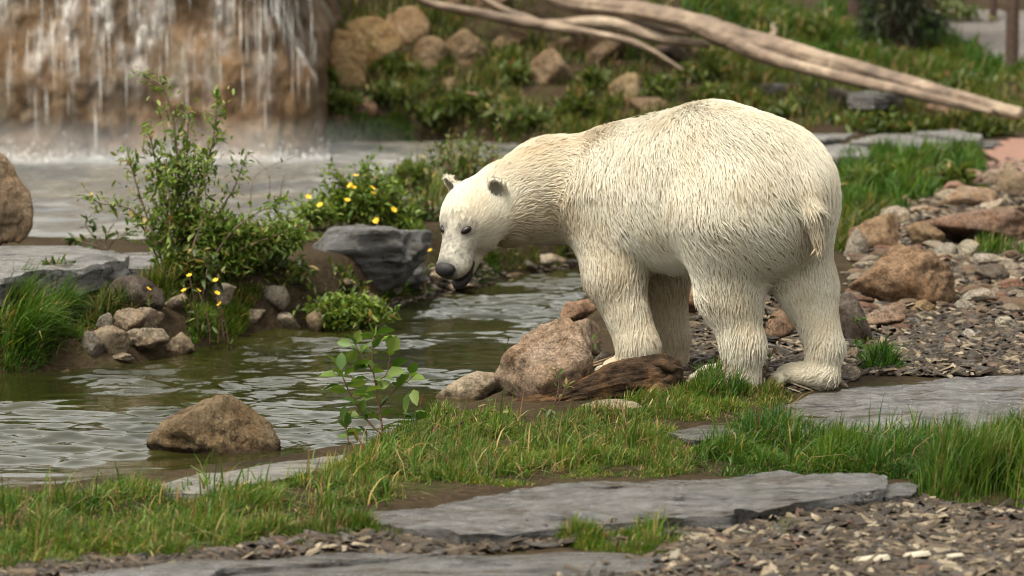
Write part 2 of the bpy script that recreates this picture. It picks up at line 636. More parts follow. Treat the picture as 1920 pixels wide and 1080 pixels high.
ell(bp(-0.17, -0.125, 0.178), (0.15, 0.085, 0.05), k=0.035, flow=BF + DOWN * 0.3, fur=0.016, tint=0.2)
for f0, l0, zz0 in ((-0.17, -0.125, 0.160), (0.07, 0.11, 0.155), (0.58, 0.14, 0.155), (0.72, -0.18, 0.155)):
    for k in range(5):
        la = (k - 2) * 0.034
        ell(bp(f0 + 0.132 - abs(la) * 0.55, l0 + la * 1.1, zz0 - 0.004), (0.040, 0.0185, 0.030), k=0.007, flow=BF + DOWN * 0.3, fur=0.010, tint=0.2)
# tail
cone(at(1508, 350, 13.52), at(1524, 400, 13.46), 0.052, 0.042, 0.04, flow=DOWN, fur=0.035, tint=0.15)
cone(at(1524, 400, 13.46), at(1534, 450, 13.465), 0.040, 0.024, 0.012, flow=DOWN, fur=0.05, tint=0.65)
# head
HA = (HF, HL, HU)
ell(hd(0.045, 0, 0.07), (0.155, 0.140, 0.115), HA, 0.05, flow=-HF, fur=0.020, tint=0.1)
ell(hd(0.10, 0, 0.075), (0.12, 0.112, 0.085), HA, 0.04, flow=-HF, fur=0.015, tint=0.0)
cone(hd(0.05, 0.07, 0.12), hd(0.13, 0.05, 0.15), 0.082, 0.066, 0.04, flow=-HF, fur=0.022, tint=0.3)
cone(hd(0.05, -0.07, 0.12), hd(0.13, -0.05, 0.15), 0.082, 0.066, 0.04, flow=-HF, fur=0.022, tint=0.3)
cone(hd(0.14, 0, 0.085), hd(0.325, 0, 0.133), 0.088, 0.057, 0.04, flow=-HF, fur=0.008, tint=0.1)
ell(hd(0.29, 0.028, 0.152), (0.064, 0.045, 0.046), HA, 0.025, flow=-HF, fur=0.005, tint=0.1)
ell(hd(0.29, -0.028, 0.152), (0.064, 0.045, 0.046), HA, 0.025, flow=-HF, fur=0.005, tint=0.1)
cone(hd(0.10, 0, 0.165), hd(0.295, 0, 0.222), 0.072, 0.040, 0.025, flow=-HF, fur=0.008, tint=0.3)
for s in (1, -1):
    ax = (HF * 0.94 + HL * s * 0.30, HL * 0.94 - HF * s * 0.30, HU)
    ax = tuple(v / np.linalg.norm(v) for v in ax)
    ec = hd(-0.015, s * 0.118, -0.005)
    ell(ec, (0.019, 0.044, 0.056), ax, 0.012, flow=HU * 1.0 - HF * 0.6, fur=0.006, tint=0)
    PR.append(('sub', (ec + ax[0] * 0.018 + HU * 0.006, np.array((0.021, 0.034, 0.045)), np.stack(ax)), 0.006, HU, 0.004, 0))


def prim_d(pr, P):
    if pr[0] == 'c':
        a, b, r1, r2 = pr[1]
        ab = b - a
        L2 = ab @ ab
        tt = np.clip(((P - a) @ ab) / L2, 0, 1).astype(np.float32)
        q = P - a - tt[:, None] * ab
        return np.sqrt((q * q).sum(1)) - (r1 + (r2 - r1) * tt)
    c, r, A = pr[1]
    q = (P - c) @ A.T
    a = q / r
    k0 = np.sqrt((a * a).sum(1))
    b = a / r
    k1 = np.sqrt((b * b).sum(1)) + 1e-9
    return k0 * (k0 - 1) / k1


def bear_sdf(P):
    P = P.astype(np.float32)
    d = None
    for pr in PR:
        e = prim_d(pr, P)
        k = pr[2]
        if pr[0] == 'sub':
            e = -e
            hh = np.clip(0.5 + 0.5 * (e - d) / k, 0, 1)
            d = d * (1 - hh) + e * hh + k * hh * (1 - hh)
            continue
        if d is None:
            d = e
            continue
        hh = np.clip(0.5 + 0.5 * (e - d) / k, 0, 1)
        d = e * (1 - hh) + d * hh - k * hh * (1 - hh)
    return d


def surface_net(lo, hi, step, f):
    n = np.ceil((hi - lo) / step).astype(int) + 1
    ax = [lo[i] + np.arange(n[i]) * step for i in range(3)]
    B = 4
    n = (n + B - 1) // B * B
    ax = [lo[i] + np.arange(n[i]) * step for i in range(3)]
    nb = n // B
    cx = [lo[i] + (np.arange(nb[i]) * B + (B - 1) / 2) * step for i in range(3)]
    C = np.stack(np.meshgrid(*cx, indexing='ij'), -1).reshape(-1, 3)
    dc = f(C)
    V = np.broadcast_to(dc.reshape(nb[0], 1, nb[1], 1, nb[2], 1), (nb[0], B, nb[1], B, nb[2], B)).astype(np.float32).copy()
    near = np.argwhere(np.abs(dc.reshape(tuple(nb))) < 0.075)
    o = np.stack(np.meshgrid(*[np.arange(B)] * 3, indexing='ij'), -1).reshape(-1, 3)
    for i0 in range(0, len(near), 8000):
        b = near[i0:i0 + 8000]
        P = lo + ((b * B)[:, None] + o[None]) * step
        V[b[:, 0], :, b[:, 1], :, b[:, 2], :] = f(P.reshape(-1, 3)).reshape(len(b), B, B, B)
    V = V.reshape(tuple(n))
    c = [V[a:n[0] - 1 + a, b:n[1] - 1 + b, d:n[2] - 1 + d] for a in (0, 1) for b in (0, 1) for d in (0, 1)]
    s = sum((k < 0).astype(np.int8) for k in c)
    act = (s > 0) & (s < 8)
    idx = np.full(act.shape, -1, np.int64)
    ijk = np.argwhere(act)
    idx[act] = np.arange(len(ijk))
    cv = np.stack([k[act] for k in c], 1)
    cor = np.array([(a, b, d) for a in (0, 1) for b in (0, 1) for d in (0, 1)], float)
    acc = np.zeros((len(ijk), 3))
    cnt = np.zeros(len(ijk))
    for i in range(8):
        for j in range(i + 1, 8):
            if np.abs(cor[i] - cor[j]).sum() != 1:
                continue
            m = (cv[:, i] < 0) != (cv[:, j] < 0)
            tt = cv[m, i] / (cv[m, i] - cv[m, j])
            acc[m] += cor[i] + (cor[j] - cor[i]) * tt[:, None]
            cnt[m] += 1
    verts = lo + (ijk + acc / cnt[:, None]) * step
    quads = []
    for axis in range(3):
        o = [(1, 2), (2, 0), (0, 1)][axis]
        sl0 = [slice(None)] * 3
        sl1 = [slice(None)] * 3
        sl0[axis] = slice(0, n[axis] - 1)
        sl1[axis] = slice(1, n[axis])
        a0, a1 = V[tuple(sl0)] < 0, V[tuple(sl1)] < 0
        e = np.argwhere(a0 != a1)
        sgn = a0[tuple(e.T)]
        ok = (e[:, o[0]] > 0) & (e[:, o[1]] > 0) & (e[:, o[0]] < n[o[0]] - 1) & (e[:, o[1]] < n[o[1]] - 1)
        e, sgn = e[ok], sgn[ok]
        q = []
        for du, dv in ((1, 1), (0, 1), (0, 0), (1, 0)):
            g = e.copy()
            g[:, o[0]] -= du
            g[:, o[1]] -= dv
            q.append(idx[tuple(g.T)])
        q = np.stack(q, 1)
        q[~sgn] = q[~sgn][:, ::-1]
        quads.append(q)
    return verts, np.concatenate(quads)


bv, bq = surface_net(np.array((-0.42, 13.3, 0.06)), np.array((1.50, 14.85, 1.36)), 0.0085, bear_sdf)
# even out the grid marks a little
for _ in range(3):
    acc = np.zeros_like(bv)
    cnt = np.zeros(len(bv))
    for a, b in ((0, 1), (1, 2), (2, 3), (3, 0)):
        np.add.at(acc, bq[:, a], bv[bq[:, b]])
        np.add.at(cnt, bq[:, a], 1)
        np.add.at(acc, bq[:, b], bv[bq[:, a]])
        np.add.at(cnt, bq[:, b], 1)
    bv = bv * 0.5 + 0.5 * acc / cnt[:, None]
bv[:, 2] = np.maximum(bv[:, 2], 0.127)

# eyes and nose positions on the surface
def on_skin(p, d):
    p = np.array(p, float)
    d = d / np.linalg.norm(d)
    s = np.arange(0.15, -0.15, -0.001)
    v = bear_sdf(p[None] + d[None] * s[:, None])
    i = int(np.argmax(v < 0))
    return p + d * s[i]


EYES = [on_skin(hd(0.205, sg * 0.060, 0.036), HL * sg * 0.62 + HF * 0.55 + HU * 0.45) for sg in (1, -1)]
NOSE = hd(0.358, 0, 0.120)
MOUTH = hd(0.32, 0, 0.205)

# per vertex colour of skin and short coat
def regions(P):
    D = np.stack([prim_d(p, P.astype(np.float32)) for p in PR if p[0] != 'sub'], 1)
    W = np.exp(-np.maximum(D, 0) / 0.03) + 1e-9
    W /= W.sum(1, keepdims=True)
    fl = W @ np.stack([p[3] / np.linalg.norm(p[3]) for p in PR if p[0] != 'sub'])
    fu = W @ np.array([p[4] for p in PR if p[0] != 'sub'])
    ti = W @ np.array([p[5] for p in PR if p[0] != 'sub'], float)
    return fl, fu, ti


def coat_colour(P, ti):
    n = fbm(P * 6.0, 3)
    n2 = noise(P * 22.0)
    dirt = np.clip(ti + n * 0.45 + 0.05, 0, 1.2)[:, None]
    c = np.array((0.72, 0.68, 0.565)) * (1 - dirt) + np.array((0.56, 0.44, 0.28)) * dirt
    c = c * (1 + 0.05 * n2[:, None])
    # grey skin showing through the short hair of the muzzle, dark round eyes, nose and lips
    hf = (P - HE) @ HF
    hu = -((P - HE) @ HU)
    hl = (P - HE) @ HL
    headw = (np.linalg.norm(P - hd(0.17, 0, 0.1), axis=1) < 0.3)
    mz = sstep(0.10, 0.25, hf) * headw
    mz = (mz * np.clip(0.82 + 0.5 * noise(P * 75.0) + 0.25 * n, 0.3, 1))[:, None]
    c = c * (1 - mz) + np.array((0.23, 0.21, 0.185)) * mz
    for e in EYES:
        r = np.linalg.norm(P - e, axis=1)
        k = (1 - sstep(0.014, 0.055, r))[:, None] * 0.8
        c = c * (1 - k) + np.array((0.10, 0.085, 0.07)) * k
    jw = (sstep(0.10, 0.18, hu) * sstep(-0.1, 0.02, hf) * headw * np.clip(0.6 + 0.6 * n, 0, 1))[:, None] * 0.6
    c = c * (1 - jw) + np.array((0.36, 0.27, 0.17)) * jw
    r = np.linalg.norm(P - NOSE, axis=1)
    k = (1 - sstep(0.035, 0.07, r))[:, None] * 0.9
    c = c * (1 - k) + np.array((0.06, 0.055, 0.05)) * k
    # the seam of the mouth and the dark lower lip
    seam = np.abs(hu - (0.183 + 0.10 * (hf - 0.27)))
    k = ((1 - sstep(0.004, 0.020, seam)) * sstep(0.225, 0.265, hf) * headw)[:, None] * 0.95
    c = c * (1 - k) + np.array((0.03, 0.027, 0.025)) * k
    k = (sstep(0.192, 0.20, hu) * sstep(0.25, 0.275, hf) * headw)[:, None] * 0.95
    c = c * (1 - k) + np.array((0.03, 0.027, 0.025)) * k
    # inside of the ears
    for p in PR:
        if p[0] == 'sub':
            r = np.linalg.norm((P - p[1][0]) @ p[1][2].T / (p[1][1] * 1.08), axis=1)
            k = (1 - sstep(0.85, 1.05, r))[:, None] * 0.85
            c = c * (1 - k) + np.array((0.085, 0.07, 0.055)) * k
    # claws and soles
    return np.clip(c, 0.01, 0.92)


bear_base = np.array((0.8, 13.95, 0.12))
bear = empty('polar_bear', bear_base)
tag(bear, 'large white polar bear standing on the bank with lowered head turned towards the stream', 'bear')
vf, vfu, vti = regions(bv)
me = mesh_from('body', bv, bq)
skin_c = coat_colour(bv, vti)
shade = sstep(0.006, 0.03, vfu)[:, None]           # dark hide under long wet fur; shade between locks put in too
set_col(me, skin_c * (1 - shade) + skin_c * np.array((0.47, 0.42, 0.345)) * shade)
M['skin'] = mat_tint('bear_hide', 0.7, 0, 0.25)
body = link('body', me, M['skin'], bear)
nrm = np.empty(len(bv) * 3, np.float32)
me.vertices.foreach_get('normal', nrm)
nrm = nrm.reshape(-1, 3)

# fur: wet clumps that lie along the coat
tri = np.concatenate([bq[:, [0, 1, 2]], bq[:, [0, 2, 3]]])
A3 = bv[tri]
area = 0.5 * np.linalg.norm(np.cross(A3[:, 1] - A3[:, 0], A3[:, 2] - A3[:, 0]), axis=1)


def sample(n):
    k = RNG.choice(len(tri), n, p=area / area.sum())
    u, v = RNG.random(n), RNG.random(n)
    f = u + v > 1
    u[f], v[f] = 1 - u[f], 1 - v[f]
    w = np.stack([1 - u - v, u, v], 1)
    tk = tri[k]
    P = (bv[tk] * w[..., None]).sum(1)
    N = (nrm[tk] * w[..., None]).sum(1)
    N /= np.linalg.norm(N, axis=1, keepdims=True) + 1e-9
    return P, N, (vf[tk] * w[..., None]).sum(1), (vfu[tk] * w).sum(1), (vti[tk] * w).sum(1)


def keep_mask(P):
    m = np.ones(len(P), bool)
    for e in EYES:
        m &= np.linalg.norm(P - e, axis=1) > 0.024
    m &= np.linalg.norm(P - NOSE, axis=1) > 0.046
    hf = (P - HE) @ HF
    hu = -((P - HE) @ HU)
    m &= ~((hf > 0.25) & (hu > 0.178) & (np.linalg.norm(P - hd(0.3, 0, 0.2), axis=1) < 0.12))
    m &= P[:, 2] > 0.14
    for p in PR:
        if p[0] == 'sub':
            m &= np.linalg.norm((P - p[1][0]) @ p[1][2].T / (p[1][1] * 1.12), axis=1) > 1
    return m


def thin(P, fu, size):
    """one lock per cell of a grid that is drawn out along the lie of the coat"""
    sz = np.stack([size, size, np.where(fu > 0.02, size * 2.7, size * 1.3)], 1)
    J = P + 0.006 * np.stack([noise(P * 30), noise(P * 30 + 9), noise(P * 30 + 19)], 1)
    key = np.floor(J / sz + (np.floor(J[:, [0]] / sz[:, [0]]) * 0.37 + np.floor(J[:, [1]] / sz[:, [1]]) * 0.61) * np.array((0, 0, 1))).astype(np.int64)
    kk = key[:, 0] * 1000003 + key[:, 1] * 7919 + key[:, 2] + (size * 1e5).astype(np.int64) * 31
    _, first = np.unique(kk, return_index=True)
    return first


cP, cN, cF, cL, cT = sample(170000)
cell = np.where(cL > 0.02, 0.0102, np.where(cL > 0.009, 0.0085, 0.006))
sel = thin(cP, cL, cell)
cP, cN, cF, cL, cT = (k[sel] for k in (cP, cN, cF, cL, cT))
km = keep_mask(cP)
cP, cN, cF, cL, cT = (k[km] for k in (cP, cN, cF, cL, cT))
nc = len(cP)
sw = np.stack([noise(cP * 5 + 11), noise(cP * 5 + 31), noise(cP * 5 + 51)], 1) * 0.5 + RNG.normal(0, 0.16, (nc, 3))
T = cF + sw
T -= (T * cN).sum(1, keepdims=True) * cN
T /= np.linalg.norm(T, axis=1, keepdims=True) + 1e-6
Bn = np.cross(cN, T)
cl = cL * RNG.uniform(0.7, 1.2, nc) * 1.0 * (1 + 0.25 * noise(cP * 9))
lift = np.clip(RNG.normal(0.24, 0.07, nc) + 0.14 * np.clip(cN[:, 2], 0, 1), 0.10, 0.6)
lift = np.where(cL < 0.02, lift * 0.7, lift)
PER = 22
K = 4
u = np.linspace(0, 1, K)
longc = sstep(0.010, 0.028, cL)
rep = lambda a: np.repeat(a, PER, axis=0)
ns = nc * PER
wid = np.where(cL > 0.02, 0.0060, np.where(cL > 0.009, 0.0050, 0.0036))
r1 = RNG.normal(0, 1, ns) * rep(wid) * rep(np.where(cL > 0.02, 2.1, 1.5))
r2 = RNG.uniform(-1.15, 1.15, ns) * rep(wid)
root = rep(cP) + rep(T) * r1[:, None] + rep(Bn) * r2[:, None] - rep(cN) * (0.002 + (r1 ** 2 + r2 ** 2) / 0.30)[:, None]
Ls = rep(cl) * RNG.uniform(0.75, 1.12, ns)
own = rep(T) + rep(Bn) * (RNG.normal(0, 0.10, ns))[:, None]
pts = np.empty((ns, K, 3), np.float32)
cf = rep((0.40 + 0.52 * longc) * np.clip(1 + 0.3 * noise(cP * 4 + 70), 0.6, 1.08))
for j, uu in enumerate(u):
    rise = rep(lift) * (uu - 0.35 * uu * uu)
    p_own = root + own * (Ls * uu)[:, None] + rep(cN) * (Ls * rise)[:, None]
    centre = rep(cP) + rep(T) * (rep(cl) * uu)[:, None] + rep(cN) * (rep(cl) * rise)[:, None]
    along = ((p_own - centre) * rep(T)).sum(1)
    tgt = centre + rep(T) * along[:, None]
    w = (cf * uu ** 0.5)[:, None]
    pts[:, j] = p_own * (1 - w) + tgt * w
fc = coat_colour(cP, cT)
fc = rep(fc) * RNG.uniform(0.9, 1.06, ns)[:, None]
hc = bpy.data.hair_curves.new('fur')
hc.add_curves([K] * ns)
hc.attributes['position'].data.foreach_set('vector', pts.reshape(-1))
rad = hc.attributes.get('radius') or hc.attributes.new('radius', 'FLOAT', 'POINT')
prof = np.array([0.85, 1.0, 0.8, 0.18])
rr = (rep(np.where(cL > 0.02, 0.00078, np.where(cL > 0.009, 0.00075, 0.00055)))[:, None] * prof[None]).astype(np.float32)
rad.data.foreach_set('value', rr.ravel())
ca = hc.attributes.new('tint', 'FLOAT_COLOR', 'CURVE')
cc = np.ones((ns, 4), np.float32)
cc[:, :3] = np.clip(fc, 0.01, 0.93)
ca.data.foreach_set('color', cc.ravel())
t = NT('bear_fur')
a = t.n('ShaderNodeAttribute', attribute_name='tint')
hi_ = t.n('ShaderNodeHairInfo')
g = t.ramp(hi_.outputs['Intercept'], [(0.0, (0.46, 0.42, 0.36)), (0.6, (1, 1, 1))])  # darker roots: hide tone and shade between locks put into the colour
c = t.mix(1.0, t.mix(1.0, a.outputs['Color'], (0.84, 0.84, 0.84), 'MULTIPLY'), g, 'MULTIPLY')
t.l(c, t.b.inputs['Base Color'])
t.set(Roughness=0.55)
t.b.inputs['Specular IOR Level'].default_value = 0.25
tr = t.n('ShaderNodeBsdfTranslucent')
t.l(c, tr.inputs[0])
ms = t.n('ShaderNodeMixShader', i_0=0.25)
t.l(t.b.outputs[0], ms.inputs[1])
t.l(tr.outputs[0], ms.inputs[2])
t.l(ms.outputs[0], t.out.inputs[0])
M['fur'] = t.m
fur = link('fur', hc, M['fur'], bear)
fur['label'] = 'cream white wet fur lying in ridged clumps'


def blob(name, c, r, A, mat, parent, seg=16, ring=10, shape=None):
    th = np.linspace(0, math.pi, ring + 1)
    ph = np.linspace(0, 2 * math.pi, seg, endpoint=False)
    v = np.array([(math.cos(a), math.sin(a) * math.cos(b), math.sin(a) * math.sin(b)) for a in th for b in ph])
    if shape is not None:
        v = shape(v)
    w = np.asarray(c) + (v * np.asarray(r)) @ np.stack(A)
    q = [(i * seg + j, i * seg + (j + 1) % seg, (i + 1) * seg + (j + 1) % seg, (i + 1) * seg + j) for i in range(ring) for j in range(seg)]
    return link(name, mesh_from(name, w, np.array(q)), mat, parent)


M['nose'] = mat_plain('nose_leather', (0.012, 0.011, 0.011), 0.5, 0.25, 0.6, 300)
M['eye'] = mat_plain('eye_gloss', (0.008, 0.006, 0.005), 0.25, 0.3)
for s, e in zip((1, -1), EYES):
    dv = HL * s * 0.62 + HF * 0.55 + HU * 0.3
    dv /= np.linalg.norm(dv)
    la = HF * 0.72 - HL * s * 0.62
    la -= dv * (la @ dv)
    la /= np.linalg.norm(la)
    ub = np.cross(la, dv)
    eo = blob('eye', e - dv * 0.002, (0.025, 0.014, 0.012), (la, ub, dv), M['eye'], bear)


def nose_shape(v):
    v = v.copy()
    v[:, 1] *= 1 - 0.30 * np.clip(-v[:, 2], 0, 1)       # narrower below
    return v


nz_o = blob('nose', NOSE, (0.035, 0.050, 0.037), HA, M['nose'], bear, shape=nose_shape)
for s in (1, -1):
    blob('nostril', NOSE + HF * 0.024 + HL * s * 0.017 - HU * 0.003, (0.008, 0.009, 0.007), HA, M['eye'], nz_o)
lip = blob('lower_lip', hd(0.296, 0, 0.230), (0.060, 0.042, 0.028), HA, M['nose'], bear)
for s in (1, -1):
    seg = [hd(0.335, s * 0.022, 0.190), hd(0.31, s * 0.040, 0.190), hd(0.285, s * 0.052, 0.188), hd(0.255, s * 0.056, 0.172)]
    seg = [on_skin(p, HL * s + HF * 0.3 - HU * 0.1) for p in seg]
    v, q = [], []
    for i, p in enumerate(seg):
        for k in range(6):
            a = k * math.pi / 3
            v.append(p + HL * s * math.cos(a) * 0.008 + HU * math.sin(a) * 0.013)
    for i in range(3):
        for k in range(6):
            q.append((i * 6 + k, i * 6 + (k + 1) % 6, i * 6 + 6 + (k + 1) % 6, i * 6 + 6 + k))
    link('lip', mesh_from('lip', np.array(v), np.array(q)), M['nose'], bear)
# claws on the two feet that show
for fc0, n_ in ((bp(-0.17, -0.125, 0.15), 5), (bp(0.07, 0.11, 0.15), 5), (bp(0.58, 0.14, 0.15), 5), (bp(0.72, -0.18, 0.15), 5)):
    for k in range(n_):
        lat = (k - 2) * 0.032
        p = fc0 + BF * (0.163 - abs(lat) * 0.5) + BL * lat
        blob('claw', p + DOWN * 0.002, (0.026, 0.007, 0.009), (BF * 0.9 + DOWN * 0.3, BL, UPZ), M['nose'], bear, 8, 5)
print('bear verts', len(bv), 'clumps', nc, 'strands', ns)

# ------------------------------------------------------------------ builders
def ico(sub):
    import bmesh
    bm = bmesh.new()
    bmesh.ops.create_icosphere(bm, subdivisions=sub, radius=1.0)
    v = np.array([x.co[:] for x in bm.verts])
    f = np.array([[q.index for q in x.verts] for x in bm.faces])
    bm.free()
    return v, f


ICO = {k: ico(k) for k in (1, 2, 3, 4, 5)}


def rock_mesh(name, size, seed, sub=4, facets=0, sharp=34, rough=0.05, flat=0.0, layer=0.0, taper=0.0):
    """faceted boulder: a ball cut by random planes with worn edges; size is full width, depth, height; base at z = 0"""
    rg = np.random.default_rng(seed)
    v, f = ICO[sub]
    facets = facets or int(rg.integers(8, 12))
    n = rg.normal(size=(facets, 3))
    n /= np.linalg.norm(n, axis=1, keepdims=True)
    d = rg.uniform(0.45, 0.95, facets)
    if flat:
        n[0] = (rg.normal(0, 0.08), rg.normal(0, 0.08), 1)
        d[0] = 1 - flat
    dots = np.maximum(v @ n.T, 1e-3)
    r = d / dots
    r = np.minimum(r, 3)
    rr = -np.log(np.exp(-sharp * r).sum(1) + np.exp(-sharp * 1.1)) / sharp
    p = v * rr[:, None]
    p += v * (fbm(v * 1.7 + seed * 3.1, 5, 0.55) * rough * 2.2)[:, None]
    if sub >= 4:
        p += v * ((np.abs(noise(v * 6 + seed)) - 0.3) * rough * 0.5)[:, None]
    if layer:
        p[:, :2] *= (1 + layer * np.sign(np.sin(p[:, 2] * 13 + 2 * noise(v * 2 + seed))) * 0.5)[:, None]
    if taper:
        zt = (p[:, 2] - p[:, 2].min()) / np.ptp(p[:, 2])
        p[:, :2] *= (1 - taper * zt ** 1.3)[:, None]
    lo, hi = p.min(0), p.max(0)
    p = (p - (lo + hi) / 2) / (hi - lo) * np.array(size)
    p[:, 2] += size[2] / 2
    return mesh_from(name, p, f)


ROCK_N = [0]


def rock(px, pb, w, h, col, label=None, name='rock', cat='rock', group=None, mat='rock', depth=0.8, sink=0.14, yaw=None, sub=4, Y=None, seed=None, **kw):
    """a stone whose front foot is seen at px, pb; w and h its width and height in photo pixels"""
    ROCK_N[0] += 1
    seed = ROCK_N[0] if seed is None else seed
    p = hit(px, pb) if Y is None else at(px, pb, Y)
    if Y is None and p[2] < STREAM_Z and p[1] < 21:
        p = onz(px, pb, STREAM_Z)
    sc = p[1] / FOC
    W, Hh = w * sc, h * sc
    D = W * depth
    p = p + np.array((0, D * 0.38, 0))
    z = max(min(p[2], H(p[0], p[1])), POOL_Z - 0.05 if p[1] > 21 and p[0] < 0.4 else STREAM_Z - 0.03) if Y is None else p[2]
    hh = Hh * (1 + sink)
    o = link(name, rock_mesh(name, (W, D, hh), seed, sub, **kw), M[mat])
    rg = random.Random(seed)
    o.location = (p[0], p[1], z - hh * sink)
    o.rotation_euler = (0, 0, math.radians(rg.uniform(-14, 14) if yaw is None else yaw))
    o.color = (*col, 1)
    if label:
        tag(o, label, cat, group, 'thing')
    return o


def slab(pts, z, thick, label, mat='slate', name='slate_slab', cat='slab', step=0.035, relief=0.010, seed=1, lean=(0, 0), group=None):
    """flat stone: irregular outline, flaking layers on top and split layers down its edge"""
    rg = np.random.default_rng(seed)
    P = np.array([onz(x, y, z)[:2] for x, y in pts])
    if np.sum(P[:, 0] * np.roll(P[:, 1], -1) - np.roll(P[:, 0], -1) * P[:, 1]) < 0:
        P = P[::-1]
    # densify and roughen the outline
    out = []
    for i in range(len(P)):
        a, b = P[i], P[(i + 1) % len(P)]
        L = np.linalg.norm(b - a)
        n = max(1, int(L / (step * 1.3)))
        for k in range(n):
            out.append(a + (b - a) * k / n)
    out = np.array(out)
    tn = np.roll(out, -1, 0) - np.roll(out, 1, 0)
    tn /= np.linalg.norm(tn, axis=1, keepdims=True) + 1e-9
    nr = np.stack([tn[:, 1], -tn[:, 0]], 1)
    q3 = np.stack([out[:, 0] * 4, out[:, 1] * 4, np.full(len(out), seed * 1.7)], 1)
    out = out + nr * (fbm(q3 * 0.6, 4, 0.6) * step * 0.8)[:, None]
    lo, hi = out.min(0), out.max(0)
    gx_, gy_ = np.meshgrid(np.arange(lo[0], hi[0], step), np.arange(lo[1], hi[1], step))
    g = np.stack([gx_.ravel(), gy_.ravel()], 1) + rg.uniform(-0.3, 0.3, (gx_.size, 2)) * step
    g = g[sdist(out, g[:, 0], g[:, 1]) < -step * 0.55]
    nb = len(out)
    allp = np.concatenate([out, g])
    res = delaunay_2d_cdt([Vector(p) for p in allp], [], [list(range(nb))], 1, 1e-6)
    vv = np.array([p[:] for p in res[0]])
    tris = np.array([f for f in res[2] if len(f) == 3])
    q = np.stack([vv[:, 0] * 1.5, vv[:, 1] * 4.0, np.full(len(vv), seed * 2.3)], 1)
    tz = fbm(q, 4, 0.55)
    terr = np.floor(tz * 5) / 5 * 0.75 + tz * 0.25
    zz = z + terr * relief * 1.6 + (vv[:, 0] - vv[:, 0].mean()) * lean[0] + (vv[:, 1] - vv[:, 1].mean()) * lean[1]
    # edge ring in output order
    m = len(vv)
    ring = np.arange(nb)
    verts = [np.column_stack([vv, zz])]
    faces = [tris]
    prev = ring
    off = m
    nl = 5
    for k in range(1, nl + 1):
        fr = k / nl
        q4 = np.stack([out[:, 0] * 6, out[:, 1] * 6, np.full(nb, k * 3.7 + seed)], 1)
        jut = fbm(q4 * 0.5, 3) * 0.012 + rg.uniform(-0.010, 0.006) - 0.012 * fr
        pr = vv[:nb] + nr * jut[:, None]
        zr = zz[:nb] - thick * fr + 0.003 * noise(q4 * 2)
        verts.append(np.column_stack([pr, zr]))
        cur = np.arange(off, off + nb)
        faces.append(np.stack([prev, cur, np.roll(cur, -1), np.roll(prev, -1)], 1))
        prev = cur
        off += nb
    V = np.concatenate(verts)
    base = np.array((vv[:, 0].mean(), vv[:, 1].mean(), z - thick))
    me = mesh_from(name, V - base, faces, smooth=False)
    o = link(name, me, M[mat])
    o.location = base
    tag(o, label, cat, group, 'thing')
    return o


def tube_mesh(name, pts, radii, seg=10, rough=0.0, seed=0, sub=4, ridge=0.0, caps=True):
    """a round tapered limb through pts"""
    P = np.array(pts, float)
    R = np.array(radii, float)
    n = len(P)
    tt = np.linspace(0, n - 1, (n - 1) * sub + 1)
    # Catmull-Rom
    def cr(A):
        A = A.reshape(n, -1)
        e = np.concatenate([[2 * A[0] - A[1]], A, [2 * A[-1] - A[-2]]])
        i = np.minimum(tt.astype(int), n - 2)
        f = (tt - i)[:, None]
        p0, p1, p2, p3 = e[i], e[i + 1], e[i + 2], e[i + 3]
        return 0.5 * (2 * p1 + (p2 - p0) * f + (2 * p0 - 5 * p1 + 4 * p2 - p3) * f * f + (3 * p1 - p0 - 3 * p2 + p3) * f ** 3)
    C = cr(P)
    r = np.maximum(cr(R)[:, 0], 1e-4)
    T_ = np.gradient(C, axis=0)
    T_ /= np.linalg.norm(T_, axis=1, keepdims=True) + 1e-9
    ref = np.array((0.3, 0.2, 1.0)) if abs(T_[0][2]) < 0.8 else np.array((1.0, 0.2, 0))
    s1 = np.cross(T_, ref)
    s1 /= np.linalg.norm(s1, axis=1, keepdims=True) + 1e-9
    s2 = np.cross(T_, s1)
    a = np.linspace(0, 2 * math.pi, seg, endpoint=False)
    V = C[:, None] + (s1[:, None] * np.cos(a)[None, :, None] + s2[:, None] * np.sin(a)[None, :, None]) * r[:, None, None]
    m = len(C)
    if rough or ridge:
        al = np.repeat(np.linspace(0, n * 1.4, m), seg)
        an = np.tile(a, m)
        q = np.stack([np.cos(an) * 2.2, np.sin(an) * 2.2, al * 0.55 + seed * 5], 1)
        dd = fbm(q, 4, 0.6) * rough
        if ridge:
            q = np.stack([np.cos(an) * 6, np.sin(an) * 6, al * 0.16 + seed * 9], 1)
            dd = dd + np.abs(noise(q)) * ridge
        V = C[:, None] + (V - C[:, None]) * (1 + dd.reshape(m, seg)[..., None])
    V = V.reshape(-1, 3)
    i = (np.arange(m - 1)[:, None] * seg + np.arange(seg)[None])
    j = np.arange(m - 1)[:, None] * seg + (np.arange(seg)[None] + 1) % seg
    F = [np.stack([i.ravel(), j.ravel(), (j + seg).ravel(), (i + seg).ravel()], 1)]
    if caps:
        V = np.concatenate([V, [C[0]], [C[-1]]])
        k = np.arange(seg)
        F.append(np.stack([np.full(seg, len(V) - 2), (k + 1) % seg, k], 1))
        b = (m - 1) * seg
        F.append(np.stack([np.full(seg, len(V) - 1), b + k, b + (k + 1) % seg], 1))
    return mesh_from(name, V, F)


